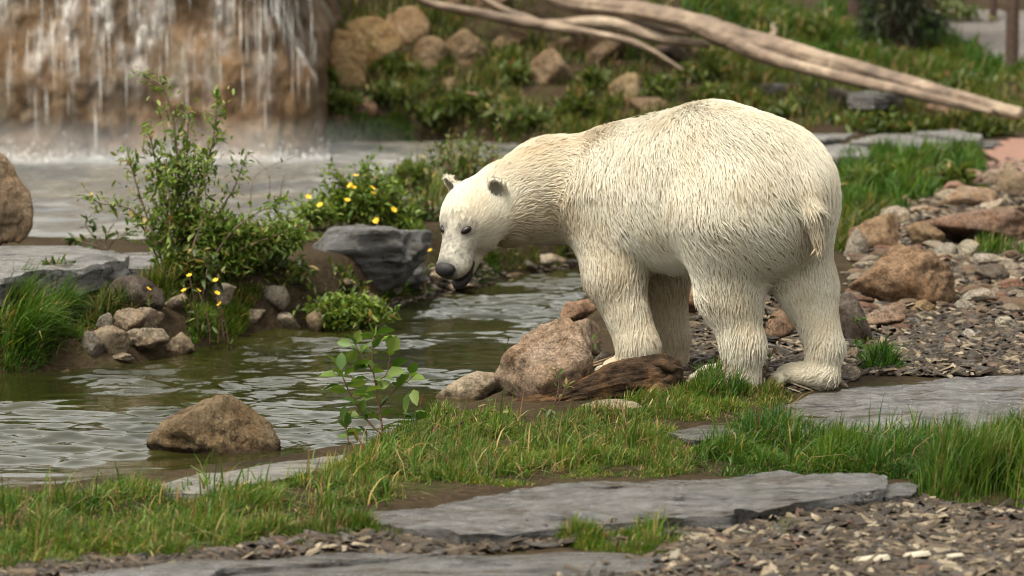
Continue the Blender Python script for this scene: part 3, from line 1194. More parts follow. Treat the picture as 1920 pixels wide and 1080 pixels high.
PAL = {
    'fresh': [(0.060, 0.118, 0.012), (0.088, 0.15, 0.016), (0.12, 0.168, 0.026), (0.040, 0.088, 0.011)],
    'lush': [(0.039, 0.090, 0.011), (0.058, 0.119, 0.013), (0.086, 0.144, 0.018), (0.031, 0.072, 0.011)],
    'mixed': [(0.062, 0.101, 0.012), (0.109, 0.144, 0.024), (0.156, 0.144, 0.036), (0.043, 0.076, 0.012)],
    'dark': [(0.027, 0.054, 0.009), (0.043, 0.076, 0.012), (0.058, 0.086, 0.017), (0.078, 0.094, 0.018)],
    'hill': [(0.045, 0.072, 0.010), (0.072, 0.098, 0.014), (0.105, 0.118, 0.024), (0.036, 0.052, 0.012)],
}
PAL['meadow'] = [(0.062, 0.092, 0.014), (0.085, 0.115, 0.018), (0.12, 0.13, 0.032), (0.042, 0.062, 0.012)]
STRAW = [(0.36, 0.27, 0.11), (0.28, 0.19, 0.08), (0.22, 0.11, 0.06)]


def pick(n, pal, straw=0.06):
    c = np.array(PAL[pal])[RNG.integers(0, len(PAL[pal]), n)]
    s = RNG.random(n) < straw
    c[s] = np.array(STRAW)[RNG.integers(0, 3, s.sum())]
    return c * RNG.uniform(0.8, 1.2, n)[:, None]


def in_poly(pts_world, n):
    lo, hi = pts_world.min(0), pts_world.max(0)
    out = np.zeros((0, 2))
    while len(out) < n:
        p = RNG.uniform(lo, hi, (n * 2, 2))
        p = p[inside(pts_world, p[:, 0], p[:, 1])]
        out = np.concatenate([out, p])
    return out[:n]


def region(px_pts):
    return np.array([hit(x, y)[:2] for x, y in px_pts])


def clumpy(P, n, scale, power=1.0, off=0.0):
    """thin a set of points so that they gather in tufts"""
    w = np.clip(0.5 + fbm(np.stack([P[:, 0] * scale, P[:, 1] * scale, np.full(len(P), off)], 1), 3) * 1.5 * power, 0.02, 1)
    k = RNG.random(len(P)) < w
    return P[k][:n]


def blades(name, P, height, width, pal, straw=0.06, lean=0.45, droop=0.5, label='grass', zoff=-0.01, hmul=None, cols=None, wind=(0.1, -0.1), link_it=True, parent=None):
    """blades of grass: each a bent, tapering strip of 3 segments"""
    n = len(P)
    z = terrain_fast(P[:, 0], P[:, 1]) if P.shape[1] == 2 else P[:, 2]
    z = np.maximum(z, STREAM_Z - 0.05) + zoff
    root = np.column_stack([P[:, :2], z])
    hgt = height * RNG.uniform(0.45, 1.2, n)
    if hmul is not None:
        hgt = hgt * hmul
    az = RNG.uniform(0, 2 * math.pi, n)
    d = np.column_stack([np.cos(az), np.sin(az), np.zeros(n)])
    ln = np.abs(RNG.normal(lean * 0.55, lean * 0.5, n))
    side = np.column_stack([-np.sin(az), np.cos(az), np.zeros(n)])
    tw = RNG.normal(0, 0.6, n)
    side = side * np.cos(tw)[:, None] + d * np.sin(tw)[:, None]
    w = width * RNG.uniform(0.6, 1.3, n)
    us = (0, 0.35, 0.7, 1.0)
    ws = (0.8, 1.0, 0.7, 0.0)
    V = np.empty((n, 7, 3))
    for k, (uu, wk) in enumerate(zip(us, ws)):
        c = root + d * (hgt * ln * uu ** 1.7)[:, None] + UPZ * (hgt * (uu - droop * ln * uu ** 2.4 * 0.55))[:, None] + np.array((wind[0], wind[1], 0)) * (hgt * uu * uu)[:, None]
        if k < 3:
            V[:, 2 * k] = c - side * (w * wk / 2)[:, None]
            V[:, 2 * k + 1] = c + side * (w * wk / 2)[:, None]
        else:
            V[:, 6] = c
    b = (np.arange(n) * 7)[:, None]
    q = np.concatenate([b + np.array((0, 1, 3, 2)), b + np.array((2, 3, 5, 4))])
    tr = b + np.array((4, 5, 6))
    if cols is None:
        cols = pick(n, pal, straw)
    me = mesh_from(name, V.reshape(-1, 3), [q, tr])
    set_col(me, np.repeat(cols, 7, axis=0))
    o = link(name, me, M['grass'], parent)
    if parent is None:
        tag(o, label, 'grass', kind='stuff')
    return o


def leaf_arrays(P, D, L, Wd, cols, fold=0.25, roll=None):
    """leaves as folded 6 point blades; P base, D direction (unit), L length, Wd width"""
    n = len(P)
    up = np.tile(UPZ, (n, 1)) + RNG.normal(0, 0.45, (n, 3))
    s = np.cross(D, up)
    s /= np.linalg.norm(s, axis=1, keepdims=True) + 1e-9
    nn = np.cross(s, D)
    L, Wd = L[:, None], Wd[:, None]
    V = np.stack([P, P + D * L * 0.33 + s * Wd * 0.45 + nn * Wd * fold, P + D * L * 0.72 + s * Wd * 0.34 + nn * Wd * fold * 0.6 - UPZ * L * 0.04,
                  P + D * L - UPZ * L * 0.12,
                  P + D * L * 0.72 - s * Wd * 0.34 + nn * Wd * fold * 0.6 - UPZ * L * 0.04, P + D * L * 0.33 - s * Wd * 0.45 + nn * Wd * fold,
                  P + D * L * 0.36, P + D * L * 0.72 - UPZ * L * 0.03], 1)
    b = (np.arange(n) * 8)[:, None]
    F4 = np.concatenate([b + np.array((6, 1, 2, 7)), b + np.array((5, 6, 7, 4))])
    F3 = np.concatenate([b + np.array((0, 1, 6)), b + np.array((0, 6, 5)), b + np.array((7, 2, 3)), b + np.array((7, 3, 4))])
    return V.reshape(-1, 3), [F4, F3], np.repeat(cols, 8, axis=0)


def leaf_mass(name, P, D, L, Wd, cols, parent=None, label=None, mat='leaf'):
    V, F, C = leaf_arrays(P, D, L, Wd, cols)
    me = mesh_from(name, V, F)
    set_col(me, C)
    o = link(name, me, M[mat], parent)
    o['kind'] = 'stuff'
    if parent is None:
        tag(o, label, 'foliage', kind='stuff')
    return o


def rand_dir(n, up=0.4):
    d = RNG.normal(size=(n, 3))
    d[:, 2] += up
    return d / np.linalg.norm(d, axis=1, keepdims=True)


def chip_arrays(P, size, cols, flat=0.13, tilt=0.22, elong=3.2):
    """splintered stone chips: bevelled irregular wedges of 10 points"""
    n = len(P)
    k = 5
    az = RNG.uniform(0, 2 * math.pi, n)
    ang = np.sort(RNG.uniform(0, 2 * math.pi, (n, k)), axis=1) * 0.35 + np.linspace(0, 2 * math.pi, k, endpoint=False)[None] * 0.75 + 0.3
    rad = RNG.uniform(0.65, 1.15, (n, k))
    x = np.cos(ang) * rad * np.sqrt(elong)
    y = np.sin(ang) * rad / np.sqrt(elong)
    th = flat * RNG.uniform(0.5, 1.6, (n, 1))
    top = np.stack([x * 0.8, y * 0.8, th + RNG.normal(0, 0.06, (n, k))], 2)
    bot = np.stack([x, y, -th * 0.6 + 0 * x], 2)
    V = np.concatenate([top, bot], 1) * (size / 2)[:, None, None]
    tx, ty = RNG.normal(0, tilt, n), RNG.normal(0, tilt, n)
    ca, sa = np.cos(az), np.sin(az)
    zz = V[..., 2] + V[..., 0] * np.sin(tx)[:, None] + V[..., 1] * np.sin(ty)[:, None]
    X = V[..., 0] * ca[:, None] - V[..., 1] * sa[:, None]
    Yy = V[..., 0] * sa[:, None] + V[..., 1] * ca[:, None]
    W_ = np.stack([X, Yy, zz], 2) + P[:, None]
    b = (np.arange(n) * 10)[:, None]
    F5 = b + np.array((0, 1, 2, 3, 4))
    F4 = np.concatenate([b + np.array((j, 5 + j, 5 + (j + 1) % 5, (j + 1) % 5)) for j in range(5)])
    return W_.reshape(-1, 3), [F5, F4], np.repeat(cols, 10, axis=0)


CHIPC = np.array([(0.046, 0.035, 0.026), (0.068, 0.050, 0.036), (0.093, 0.067, 0.045), (0.034, 0.026, 0.021), (0.161, 0.123, 0.085), (0.223, 0.179, 0.130), (0.087, 0.048, 0.034), (0.062, 0.053, 0.048)])


def chip_cols(n, pale=0.12):
    w = np.array([0.28, 0.22, 0.13, 0.2, pale * 0.6, pale * 0.4, 0.025, 0.12])
    w /= w.sum()
    return CHIPC[RNG.choice(8, n, p=w)] * RNG.uniform(0.75, 1.25, n)[:, None]


# ------------------------------------------------------------------ slate slabs
slab([(680, 968), (760, 946), (900, 918), (1100, 899), (1300, 890), (1480, 890), (1620, 896), (1668, 910), (1655, 926), (1560, 940), (1440, 953),
      (1385, 964), (1375, 976), (1280, 974), (1130, 981), (930, 996), (860, 999), (790, 988)], 0.128, 0.15, 'wide grey slate slab with a thick broken front edge, below the grass band', seed=3, step=0.022, lean=(0.026, -0.01), relief=0.020)
slab([(1655, 915), (1690, 905), (1720, 912), (1700, 925), (1660, 930)], 0.12, 0.06, 'small pale slate offcut at the right tip of the wide slab', seed=5)
slab([(-60, 1105), (150, 1074), (420, 1050), (700, 1026), (980, 1004), (1030, 1008), (905, 1030), (800, 1043), (640, 1052), (420, 1070), (300, 1120), (-60, 1140)], 0.085, 0.07,
     'narrow grey slate slab running along the bottom left foreground', seed=6, step=0.03)
slab([(330, 1085), (560, 1062), (800, 1048), (1100, 1037), (1262, 1046), (1215, 1064), (1080, 1087), (1040, 1130), (500, 1150), (330, 1130)], 0.09, 0.08,
     'pale grey slate slab at the very bottom edge, strewn with chips', seed=8, step=0.03)
slab([(1395, 786), (1470, 752), (1600, 722), (1750, 707), (1930, 704), (2150, 706), (2200, 760), (2100, 830), (1900, 822), (1700, 822), (1560, 818), (1470, 805)], 0.135, 0.09,
     'large dark wet slate slab under the hind paw of the bear', seed=11, step=0.025, relief=0.018)
slab([(1240, 815), (1330, 797), (1400, 800), (1390, 815), (1300, 825)], 0.125, 0.05, 'small mossy slate slab sunk in grass beneath the bear', seed=12)
slab([(278, 912), (330, 898), (450, 880), (600, 857), (650, 852), (660, 868), (600, 880), (480, 907), (390, 924), (310, 926)], 0.115, 0.16,
     'pale flat stone edging the near stream bank', 'slate_pale', seed=14, step=0.03)
slab([(-40, 935), (30, 930), (140, 932), (220, 935), (120, 950), (-40, 960)], 0.09, 0.12, 'pale flat stone at the waterline in the left corner', 'slate_pale', seed=15)
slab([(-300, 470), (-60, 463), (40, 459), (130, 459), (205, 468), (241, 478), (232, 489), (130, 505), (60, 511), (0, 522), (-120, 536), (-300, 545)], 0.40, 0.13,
     'overhanging slate ledge at the left edge below the brown boulder', 'slate_sheen', seed=17, step=0.035)
slab([(200, 478), (300, 470), (420, 472), (430, 485), (330, 500), (230, 500)], 0.33, 0.08, 'low slate ledge behind the foot of the tall shrub', 'slate_sheen', seed=18)
slab([(690, 338), (780, 343), (835, 354), (830, 376), (770, 382), (700, 366)], 0.36, 0.07, 'flat grey slate at the pool edge behind the yellow flowers', 'slate_sheen', seed=19)
slab([(790, 390), (850, 388), (870, 396), (850, 406), (795, 402)], 0.36, 0.05, 'thin slate sliver beside the far ear of the bear', 'slate_sheen', seed=20)
slab([(1500, 254), (1560, 241), (1606, 239), (1622, 248), (1572, 260), (1520, 264)], 0.46, 0.06, 'thin slate slab just right of the rump of the bear', 'slate_sheen', seed=21)
slab([(1490, 276), (1590, 269), (1628, 280), (1632, 292), (1570, 296), (1490, 292)], 0.47, 0.14, 'thick slate block low behind the rump of the bear', 'slate_sheen', seed=22)
slab([(1590, 266), (1655, 250), (1740, 249), (1785, 256), (1790, 268), (1772, 280), (1700, 272), (1640, 270)], 0.46, 0.12, 'long flat slate slab behind the bright grass tuft', 'slate_sheen', seed=23)
slab([(1716, 246), (1790, 242), (1845, 252), (1838, 262), (1800, 262), (1775, 255)], 0.50, 0.14, 'squared slate block at the right end of the slab row', 'slate_sheen', seed=24)
slab([(1822, 264), (1870, 262), (1874, 270), (1840, 274)], 0.44, 0.05, 'small dark slate beside the red gravel path', seed=25)
zb = hit(1450, 195)[2]
slab([(1350, 148), (1440, 134), (1540, 133), (1556, 142), (1552, 156), (1440, 158), (1362, 156)], zb + 0.16, 0.2, 'broad grey slate block on the hillside under the fallen trunk', 'slate_sheen', seed=26)
zb = hit(1620, 180)[2]
slab([(1590, 172), (1680, 170), (1700, 178), (1640, 184), (1590, 182)], zb + 0.05, 0.09, 'dark slate step below the right half of the fallen trunk', seed=27)

# ------------------------------------------------------------------ boulders and stones
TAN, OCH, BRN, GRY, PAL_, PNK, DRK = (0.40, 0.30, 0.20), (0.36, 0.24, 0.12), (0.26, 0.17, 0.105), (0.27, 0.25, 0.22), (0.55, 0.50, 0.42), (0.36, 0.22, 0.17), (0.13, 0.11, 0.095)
rock(400, 850, 252, 122, (0.24, 0.185, 0.115), 'brown domed boulder standing alone in the stream', seed=4, sub=5, depth=0.75, sharp=16, facets=8, rough=0.06, taper=0.55)
rock(1020, 752, 190, 156, (0.44, 0.34, 0.26), 'large pinkish brown boulder at the stream edge before the front paw', seed=35, sub=5, depth=0.7, sink=0.1, yaw=0, taper=0.25)
rock(885, 748, 140, 66, (0.58, 0.50, 0.39), 'low cream stone lying in the water beside the pinkish boulder', seed=7, sub=4, depth=0.6)
rock(1095, 668, 80, 70, (0.46, 0.37, 0.28), 'weathered tan stone wedged between boulder and front leg', seed=9, depth=0.8)
rock(1085, 610, 70, 46, (0.42, 0.28, 0.2), 'reddish stone behind the boulder by the foreleg', seed=10)
rock(1128, 690, 40, 30, PAL_, 'small white stone at the foot of the front leg', seed=12, sub=3)
rock(1150, 772, 120, 16, (0.5, 0.44, 0.35), 'flat pale stone under the driftwood log', seed=13, sub=3, flat=0.4)
rock(1300, 590, 60, 55, (0.42, 0.27, 0.18), 'reddish stone glimpsed between front and hind legs', seed=14, sub=3)
rock(8, 462, 108, 195, (0.36, 0.28, 0.20), 'tall brown boulder cut off by the left edge', seed=21, sub=5, depth=0.8, Y=17.6, sink=0.05, sharp=9, yaw=0)
for i, (px, pb, w, h, c, lb) in enumerate([
        (172, 678, 52, 50, GRY, 'grey stone at the left end of the waterside heap'),
        (205, 668, 70, 56, (0.40, 0.34, 0.26), 'slanting tan stone in the waterside heap'),
        (195, 620, 36, 34, GRY, 'small pointed grey stone on top of the heap beside the grass'),
        (243, 628, 62, 44, (0.37, 0.31, 0.24), 'tan stone at the upper middle of the waterside heap'),
        (278, 632, 58, 56, (0.40, 0.34, 0.27), 'wedge shaped tan stone at the top of the heap'),
        (263, 664, 108, 50, (0.42, 0.37, 0.30), 'largest flat topped stone in the waterside heap'),
        (332, 664, 62, 54, (0.44, 0.37, 0.28), 'angular pale stone at the right end of the heap'),
        (225, 684, 50, 16, (0.46, 0.41, 0.33), 'low wet stone at the foot of the heap'),
        (122, 698, 22, 18, (0.40, 0.29, 0.2), 'small round brown stone below the long grass'),
        (515, 598, 64, 52, GRY, 'squared grey block on the far bank near the water'),
        (537, 620, 52, 34, PAL_, 'rounded white stone below the squared grey block'),
        (590, 622, 34, 58, (0.36, 0.29, 0.2), 'upright rounded stone standing at the far waterline'),
        (475, 622, 50, 30, (0.45, 0.4, 0.33), 'low pale stone right of the green tuft on far bank'),
        (330, 592, 46, 36, (0.36, 0.31, 0.24), 'grey stone under the stems of the tall shrub'),
        (410, 580, 66, 44, (0.5, 0.46, 0.38), 'lichened pale stone among the yellow flowers'),
        (655, 552, 40, 16, PAL_, 'small white stone under the slate boulder'),
        (735, 555, 40, 26, GRY, 'small grey stone below the slate boulder'),
        (690, 572, 60, 22, (0.36, 0.28, 0.21), 'low brown stone at the foot of the slate boulder'),
        (800, 545, 70, 36, (0.48, 0.40, 0.32), 'pale stone in the water under the chin of the bear'),
        (842, 556, 100, 26, (0.62, 0.54, 0.43), 'long cream stone at the waterline below the muzzle'),
        (992, 512, 34, 24, GRY, 'small grey stone on the bank below the neck'),
        (1022, 508, 36, 28, PAL_, 'small white stone on the bank below the chest'),
        (1045, 502, 40, 22, (0.45, 0.38, 0.3), 'small tan stone beside the chest of the bear'),
        (965, 520, 40, 18, (0.4, 0.3, 0.22), 'flat brown stone at the waterline below the throat'),
        (640, 545, 50, 18, (0.3, 0.26, 0.2), 'half buried stone in the greenery left of the slate boulder')]):
    rock(px, pb, w, h, c, lb, seed=40 + i, sub=4 if w > 45 else 3, group='stones along the far bank')
rock(690, 548, 235, 122, (0.1, 0.1, 0.1), 'big dark layered slate boulder on the far bank', mat='slate_rock', seed=77, sub=5, flat=0.42, layer=0.05, taper=0.30, depth=0.6, sink=0.08, yaw=-4)
rock(755, 545, 110, 70, (0.1, 0.1, 0.1), 'sloping slate rock leaning on the right of the slate boulder', mat='slate_rock', seed=78, sub=4, layer=0.1, depth=0.6)
rock(175, 560, 130, 78, DRK, 'dark rock under the slate ledge', mat='slate_rock', seed=79, sub=4, sink=0.05)
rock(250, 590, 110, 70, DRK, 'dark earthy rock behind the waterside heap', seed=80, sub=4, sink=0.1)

# right bank
for i, (px, pb, w, h, c, lb) in enumerate([
        (1696, 577, 204, 116, (0.34, 0.235, 0.155), 'big orange brown boulder behind the hind leg'),
        (1606, 484, 46, 58, (0.42, 0.39, 0.34), 'white topped block touching the thigh outline of the bear'),
        (1642, 474, 100, 74, (0.35, 0.25, 0.165), 'brown mound shaped rock behind the big boulder'),
        (1738, 468, 76, 50, (0.34, 0.25, 0.16), 'smooth round brown rock above the big boulder'),
        (1830, 468, 270, 74, (0.29, 0.2, 0.155), 'very long low brown rock across the right bank'),
        (1680, 416, 62, 30, PAL_, 'white topped stone at the left end of the long rock'),
        (1775, 484, 44, 28, (0.40, 0.39, 0.36), 'flat grey leaning stone beside the round brown rock'),
        (1815, 486, 46, 36, (0.5, 0.48, 0.40), 'pale stone with grass growing around it'),
        (1862, 535, 68, 40, (0.17, 0.15, 0.13), 'dark grey angular stone among the rubble'),
        (1897, 545, 52, 22, PNK, 'pink stone at the right edge of the rubble'),
        (1838, 572, 72, 30, (0.45, 0.42, 0.37), 'pale flat stone right of the big boulder'),
        (1820, 590, 58, 30, (0.40, 0.38, 0.34), 'grey white stone at the lower right of the big boulder'),
        (1890, 620, 46, 26, (0.56, 0.54, 0.47), 'round white stone lying on the gravel'),
        (1816, 637, 30, 20, (0.6, 0.6, 0.57), 'small bluish white stone on the gravel'),
        (1660, 618, 84, 52, (0.37, 0.28, 0.22), 'pinkish slab like stone in front of the big boulder'),
        (1731, 590, 50, 28, (0.38, 0.28, 0.17), 'small three cornered stone under the big boulder'),
        (1600, 645, 80, 96, (0.15, 0.125, 0.11), 'dark rounded boulder right behind the hind leg'),
        (1596, 680, 36, 28, (0.3, 0.25, 0.2), 'small brown stone behind the hind paw'),
        (1598, 710, 34, 24, (0.5, 0.46, 0.38), 'small white stone by the heel of the hind paw'),
        (1815, 392, 150, 44, (0.42, 0.32, 0.24), 'pale brown rock above the long low rock'),
        (1868, 398, 60, 26, (0.5, 0.44, 0.36), 'cream stone on top of the long low rock'),
        (1903, 368, 66, 64, (0.38, 0.30, 0.21), 'rounded tan boulder at the right edge by the red path'),
        (1862, 350, 40, 34, (0.44, 0.36, 0.28), 'pale stone beside the rounded tan boulder'),
        (1830, 346, 40, 26, (0.4, 0.3, 0.26), 'pinkish stone uphill of the pale brown rock'),
        (1795, 366, 60, 26, (0.40, 0.26, 0.2), 'reddish stone at the edge of the bright grass tuft'),
        (1780, 384, 56, 30, (0.48, 0.43, 0.35), 'white flecked stone left of the pale brown rock'),
        (1700, 390, 44, 24, (0.42, 0.33, 0.24), 'small tan stone in the grass above the white topped one'),
        (1658, 368, 28, 28, (0.5, 0.44, 0.34), 'pale round stone in the dark grass'),
        (1607, 382, 14, 12, (0.7, 0.68, 0.62), 'tiny white stone beside the rump'),
        (1900, 412, 70, 26, (0.34, 0.26, 0.19), 'low brown rock at the right end above the long rock'),
        (1735, 402, 60, 16, (0.45, 0.36, 0.27), 'low tan stone between the white topped stone and the pale brown rock'),
        (1905, 478, 60, 22, (0.46, 0.43, 0.37), 'pale stone in the grass below the long rock'),
        (1770, 545, 46, 24, (0.38, 0.24, 0.18), 'reddish stone against the right side of the big boulder'),
        (1850, 500, 52, 24, (0.46, 0.43, 0.38), 'pale stone above the dark angular stone'),
        (1895, 515, 44, 24, (0.42, 0.38, 0.32), 'tan stone above the pink stone'),
        (1548, 640, 70, 60, (0.32, 0.22, 0.16), 'brown rock seen between the hind legs'),
        (1465, 640, 70, 60, (0.36, 0.25, 0.18), 'reddish rock in the gap behind the near hind leg')]):
    rock(px, pb, w, h, c, lb, seed=100 + i, sub=5 if w > 150 else 4 if w > 40 else 3, depth=0.75, taper=0.2, group='rocks of the right bank')

# far bank under the dead tree
for i, (px, pb, w, h, c, lb) in enumerate([
        (655, 160, 76, 110, (0.40, 0.29, 0.16), 'tall pale boulder beside the waterfall cliff'),
        (700, 122, 110, 96, (0.36, 0.26, 0.14), 'large ochre boulder high on the far bank by the cliff'),
        (762, 82, 92, 74, (0.35, 0.25, 0.155), 'ochre boulder on the far bank below the thin branch'),
        (808, 128, 70, 64, (0.33, 0.25, 0.165), 'rounded brown boulder in the middle of the far bank'),
        (878, 122, 86, 72, (0.30, 0.23, 0.15), 'rounded boulder with sloping top on the far bank'),
        (955, 92, 74, 34, (0.28, 0.2, 0.13), 'flat dim boulder under the forked branch'),
        (1028, 162, 92, 74, (0.33, 0.25, 0.17), 'boulder with a pointed top on the far bank above the neck'),
        (1062, 104, 76, 40, (0.36, 0.27, 0.18), 'pale boulder just under the hanging branch'),
        (1132, 118, 88, 62, (0.30, 0.22, 0.15), 'broad brown boulder under the trunk'),
        (1172, 196, 66, 62, (0.40, 0.32, 0.2), 'tan boulder above the back of the bear'),
        (1225, 222, 80, 40, (0.30, 0.22, 0.16), 'low brown boulder touching the back line of the bear'),
        (675, 224, 62, 40, (0.40, 0.26, 0.2), 'pink stone low on the far bank'),
        (640, 240, 56, 26, (0.30, 0.2, 0.15), 'brown stone at the foot of the far bank'),
        (598, 202, 30, 22, (0.5, 0.46, 0.4), 'small white stone beside the foot of the cliff'),
        (850, 178, 36, 34, (0.36, 0.28, 0.18), 'small tan stone in the far bank greenery'),
        (1450, 62, 26, 22, (0.6, 0.57, 0.5), 'small white stone on the slope above the trunk'),
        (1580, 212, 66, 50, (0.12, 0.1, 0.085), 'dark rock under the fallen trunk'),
        (1530, 215, 30, 24, (0.4, 0.31, 0.2), 'small tan stone near the dark rock under the trunk'),
        (1895, 230, 40, 36, (0.42, 0.34, 0.24), 'tan stone at the low end of the fallen trunk'),
        (1770, 220, 60, 26, (0.3, 0.2, 0.15), 'brown stone under the low end of the trunk'),
        (1270, 118, 110, 40, (0.14, 0.11, 0.09), 'dark flat rock under the trunk'),
        (620, 60, 60, 80, (0.18, 0.13, 0.09), 'rock in the recess beside the waterfall, coloured dark for its shade'),  # shade of the recess put into this rock's dark colour
        (920, 30, 80, 50, (0.26, 0.19, 0.13), 'dim boulder behind the forked branch'),
        (850, 30, 60, 40, (0.28, 0.2, 0.13), 'dim boulder above the rounded boulders')]):
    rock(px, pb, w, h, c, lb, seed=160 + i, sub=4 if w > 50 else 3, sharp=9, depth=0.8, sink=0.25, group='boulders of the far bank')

# ------------------------------------------------------------------ waterfall cliff
def cliff():
    s = np.linspace(0, 1, 150)
    zz = np.linspace(-0.1, 3.1, 110)
    # plan: along the pool, then round the corner and back into the hill
    plan = np.array([(-9.0, 27.2), (-6.0, 26.9), (-4.0, 26.8), (-3.0, 26.75), (-2.3, 26.75), (-1.95, 26.78), (-1.78, 26.9), (-1.70, 27.15), (-1.68, 27.6), (-1.66, 28.4), (-1.6, 30.0), (-1.55, 32)])
    L = np.concatenate([[0], np.cumsum(np.linalg.norm(np.diff(plan, axis=0), axis=1))])
    # denser where it is seen
    st = np.concatenate([np.linspace(0, 4.5, 40), np.linspace(4.55, L[6], 130), np.linspace(L[6] + 0.02, L[9], 45), np.linspace(L[9] + 0.1, L[-1], 12)])
    X = np.interp(st, L, plan[:, 0])
    Y = np.interp(st, L, plan[:, 1])
    tx, ty = np.gradient(X, st), np.gradient(Y, st)
    nx_, ny_ = ty, -tx
    top = sstep(2.4, 3.1, zz)
    lean = np.interp(zz, [-0.1, 0.3, 0.9, 1.5, 2.2, 3.1], [0.03, 0.04, 0.02, -0.12, -0.2, -0.9])
    G = np.empty((len(zz), len(st), 3))
    G[..., 0] = X[None] + nx_[None] * lean[:, None]
    G[..., 1] = Y[None] + ny_[None] * lean[:, None]
    G[..., 2] = zz[:, None]
    p = G.reshape(-1, 3)
    d = fbm(p * np.array((1.6, 1.6, 1.3)), 6, 0.6) * 0.09 + np.abs(noise(p * np.array((3.5, 3.5, 1.2)))) * -0.05 + fbm(p * 9, 2) * 0.012
    nn = np.stack([np.tile(nx_, len(zz)), np.tile(ny_, len(zz)), np.zeros(len(p))], 1)
    p = p + nn * d[:, None]
    m = len(st)
    i = (np.arange(len(zz) - 1)[:, None] * m + np.arange(m - 1)[None]).ravel()
    q = np.stack([i, i + 1, i + m + 1, i + m], 1)
    # cap over the top
    k = len(p)
    cap = np.stack([np.full(m, 0) + X, np.maximum(Y, 28.0) + 4, np.full(m, 3.2)], 1)
    p = np.concatenate([p, cap])
    j = np.arange(m - 1)
    b = (len(zz) - 1) * m
    q = np.concatenate([q, np.stack([b + j, b + j + 1, k + j + 1, k + j], 1)])
    return p, q


t = NT('wet_cliff_rock')
n1 = t.noise(1.3, 6, 0.62)
n2 = t.noise(7, 6, 0.7, stretch=(1, 1, 0.6))
n3 = t.noise(2.6, 4, 0.6, stretch=(1.6, 1.6, 0.25))
c = t.ramp(n1, [(0.25, (0.025, 0.017, 0.010)), (0.45, (0.070, 0.045, 0.023)), (0.58, (0.11, 0.066, 0.032)), (0.75, (0.09, 0.07, 0.034))])
c = t.mix(0.85, c, t.ramp(n2, [(0.3, (0.35, 0.32, 0.3)), (0.65, (1.25, 1.2, 1.15))]), 'MULTIPLY')
c = t.mix(t.ramp(n3, [(0.58, (0, 0, 0)), (0.72, (0.6, 0.6, 0.6))]), c, (0.14, 0.125, 0.09))
t.l(c, t.b.inputs['Base Color'])
t.l(t.bump(n2, 0.7, 0.06), t.b.inputs['Normal'])
t.set(Roughness=0.6)
t.b.inputs['Specular IOR Level'].default_value = 0.2
M['cliff'] = t.m
v, q = cliff()
cb = np.array((-3.0, 27.0, 0.3))
cl_o = link('waterfall_cliff', mesh_from('waterfall_cliff', v - cb, q), M['cliff'])
cl_o.location = cb
tag(cl_o, 'sheer wet brown rock face that the waterfall runs down', 'cliff', kind='thing')

t = NT('falling_water')
t.b.inputs['Base Color'].default_value = (0.82, 0.82, 0.80, 1)
t.set(Roughness=0.35)
tp = t.n('ShaderNodeBsdfTransparent')
n = t.noise(30, 3, 0.6, stretch=(1, 1, 0.15))
msh = t.n('ShaderNodeMixShader')
mr = t.n('ShaderNodeMapRange', i_1=0.3, i_2=0.75, i_3=0.02, i_4=0.36)
t.l(n, mr.inputs[0])
t.l(mr.outputs[0], msh.inputs[0])
t.l(tp.outputs[0], msh.inputs[1])
t.l(t.b.outputs[0], msh.inputs[2])
t.l(msh.outputs[0], t.out.inputs[0])
M['fall'] = t.m


def streaks(P, length, width):
    """long thin drops of falling water: stretched octahedra"""
    n = len(P)
    o = np.array([(1, 0, 0), (0, 1, 0), (-1, 0, 0), (0, -1, 0), (0, 0, 1), (0, 0, -1)], float)
    V = o[None] * np.stack([width, width, length], 1)[:, None] + P[:, None]
    b = (np.arange(n) * 6)[:, None]
    F = np.concatenate([b + np.array(k) for k in ((0, 1, 4), (1, 2, 4), (2, 3, 4), (3, 0, 4), (1, 0, 5), (2, 1, 5), (3, 2, 5), (0, 3, 5))])
    return V.reshape(-1, 3), F


fall = empty('waterfall', (-3.0, 26.6, 0.3))
tag(fall, 'thin white waterfall spread in strands over the brown cliff', 'waterfall')
FX = [(8, 30, 1.0), (38, 18, .5), (62, 22, .9), (95, 30, 1.0), (118, 26, 1.0), (150, 26, .55), (178, 26, .8), (205, 22, .7), (240, 18, .45), (275, 20, .3), (305, 26, .8), (325, 18, .7),
      (352, 20, .5), (385, 28, 1.0), (412, 22, .9), (436, 20, 1.0), (462, 22, .8), (488, 20, .9), (512, 20, 1.0), (532, 18, 1.0), (548, 14, .7), (585, 10, .9), (-40, 30, .8), (-90, 30, .8), (-150, 40, .8)]
ytop = 2.75
for k, (px, w, den) in enumerate(FX):
    nst = int(20 * den)
    y0 = 26.62
    x0 = (px - 960) / FOC * y0
    sw_ = w / FOC * y0 * 0.55
    zz = 0.45 + (ytop - 0.45) * RNG.random(nst) ** 0.55
    wob = 0.05 * noise(np.stack([np.full(nst, k * 3.3), zz * 1.5, 0 * zz], 1))
    xx = x0 + RNG.normal(0, 1, nst) * sw_ * 0.6 + wob
    yy = y0 - RNG.random(nst) * 0.10 - 0.03 * (ytop - zz)
    if px > 575:
        xx, yy = xx, yy + 0.35
    V, F = streaks(np.stack([xx, yy, zz], 1), RNG.uniform(0.06, 0.30, nst), RNG.uniform(0.003, 0.008, nst))
    o = link('water_strand', mesh_from('water_strand', V, F), M['fall'], fall)
    o['kind'] = 'stuff'
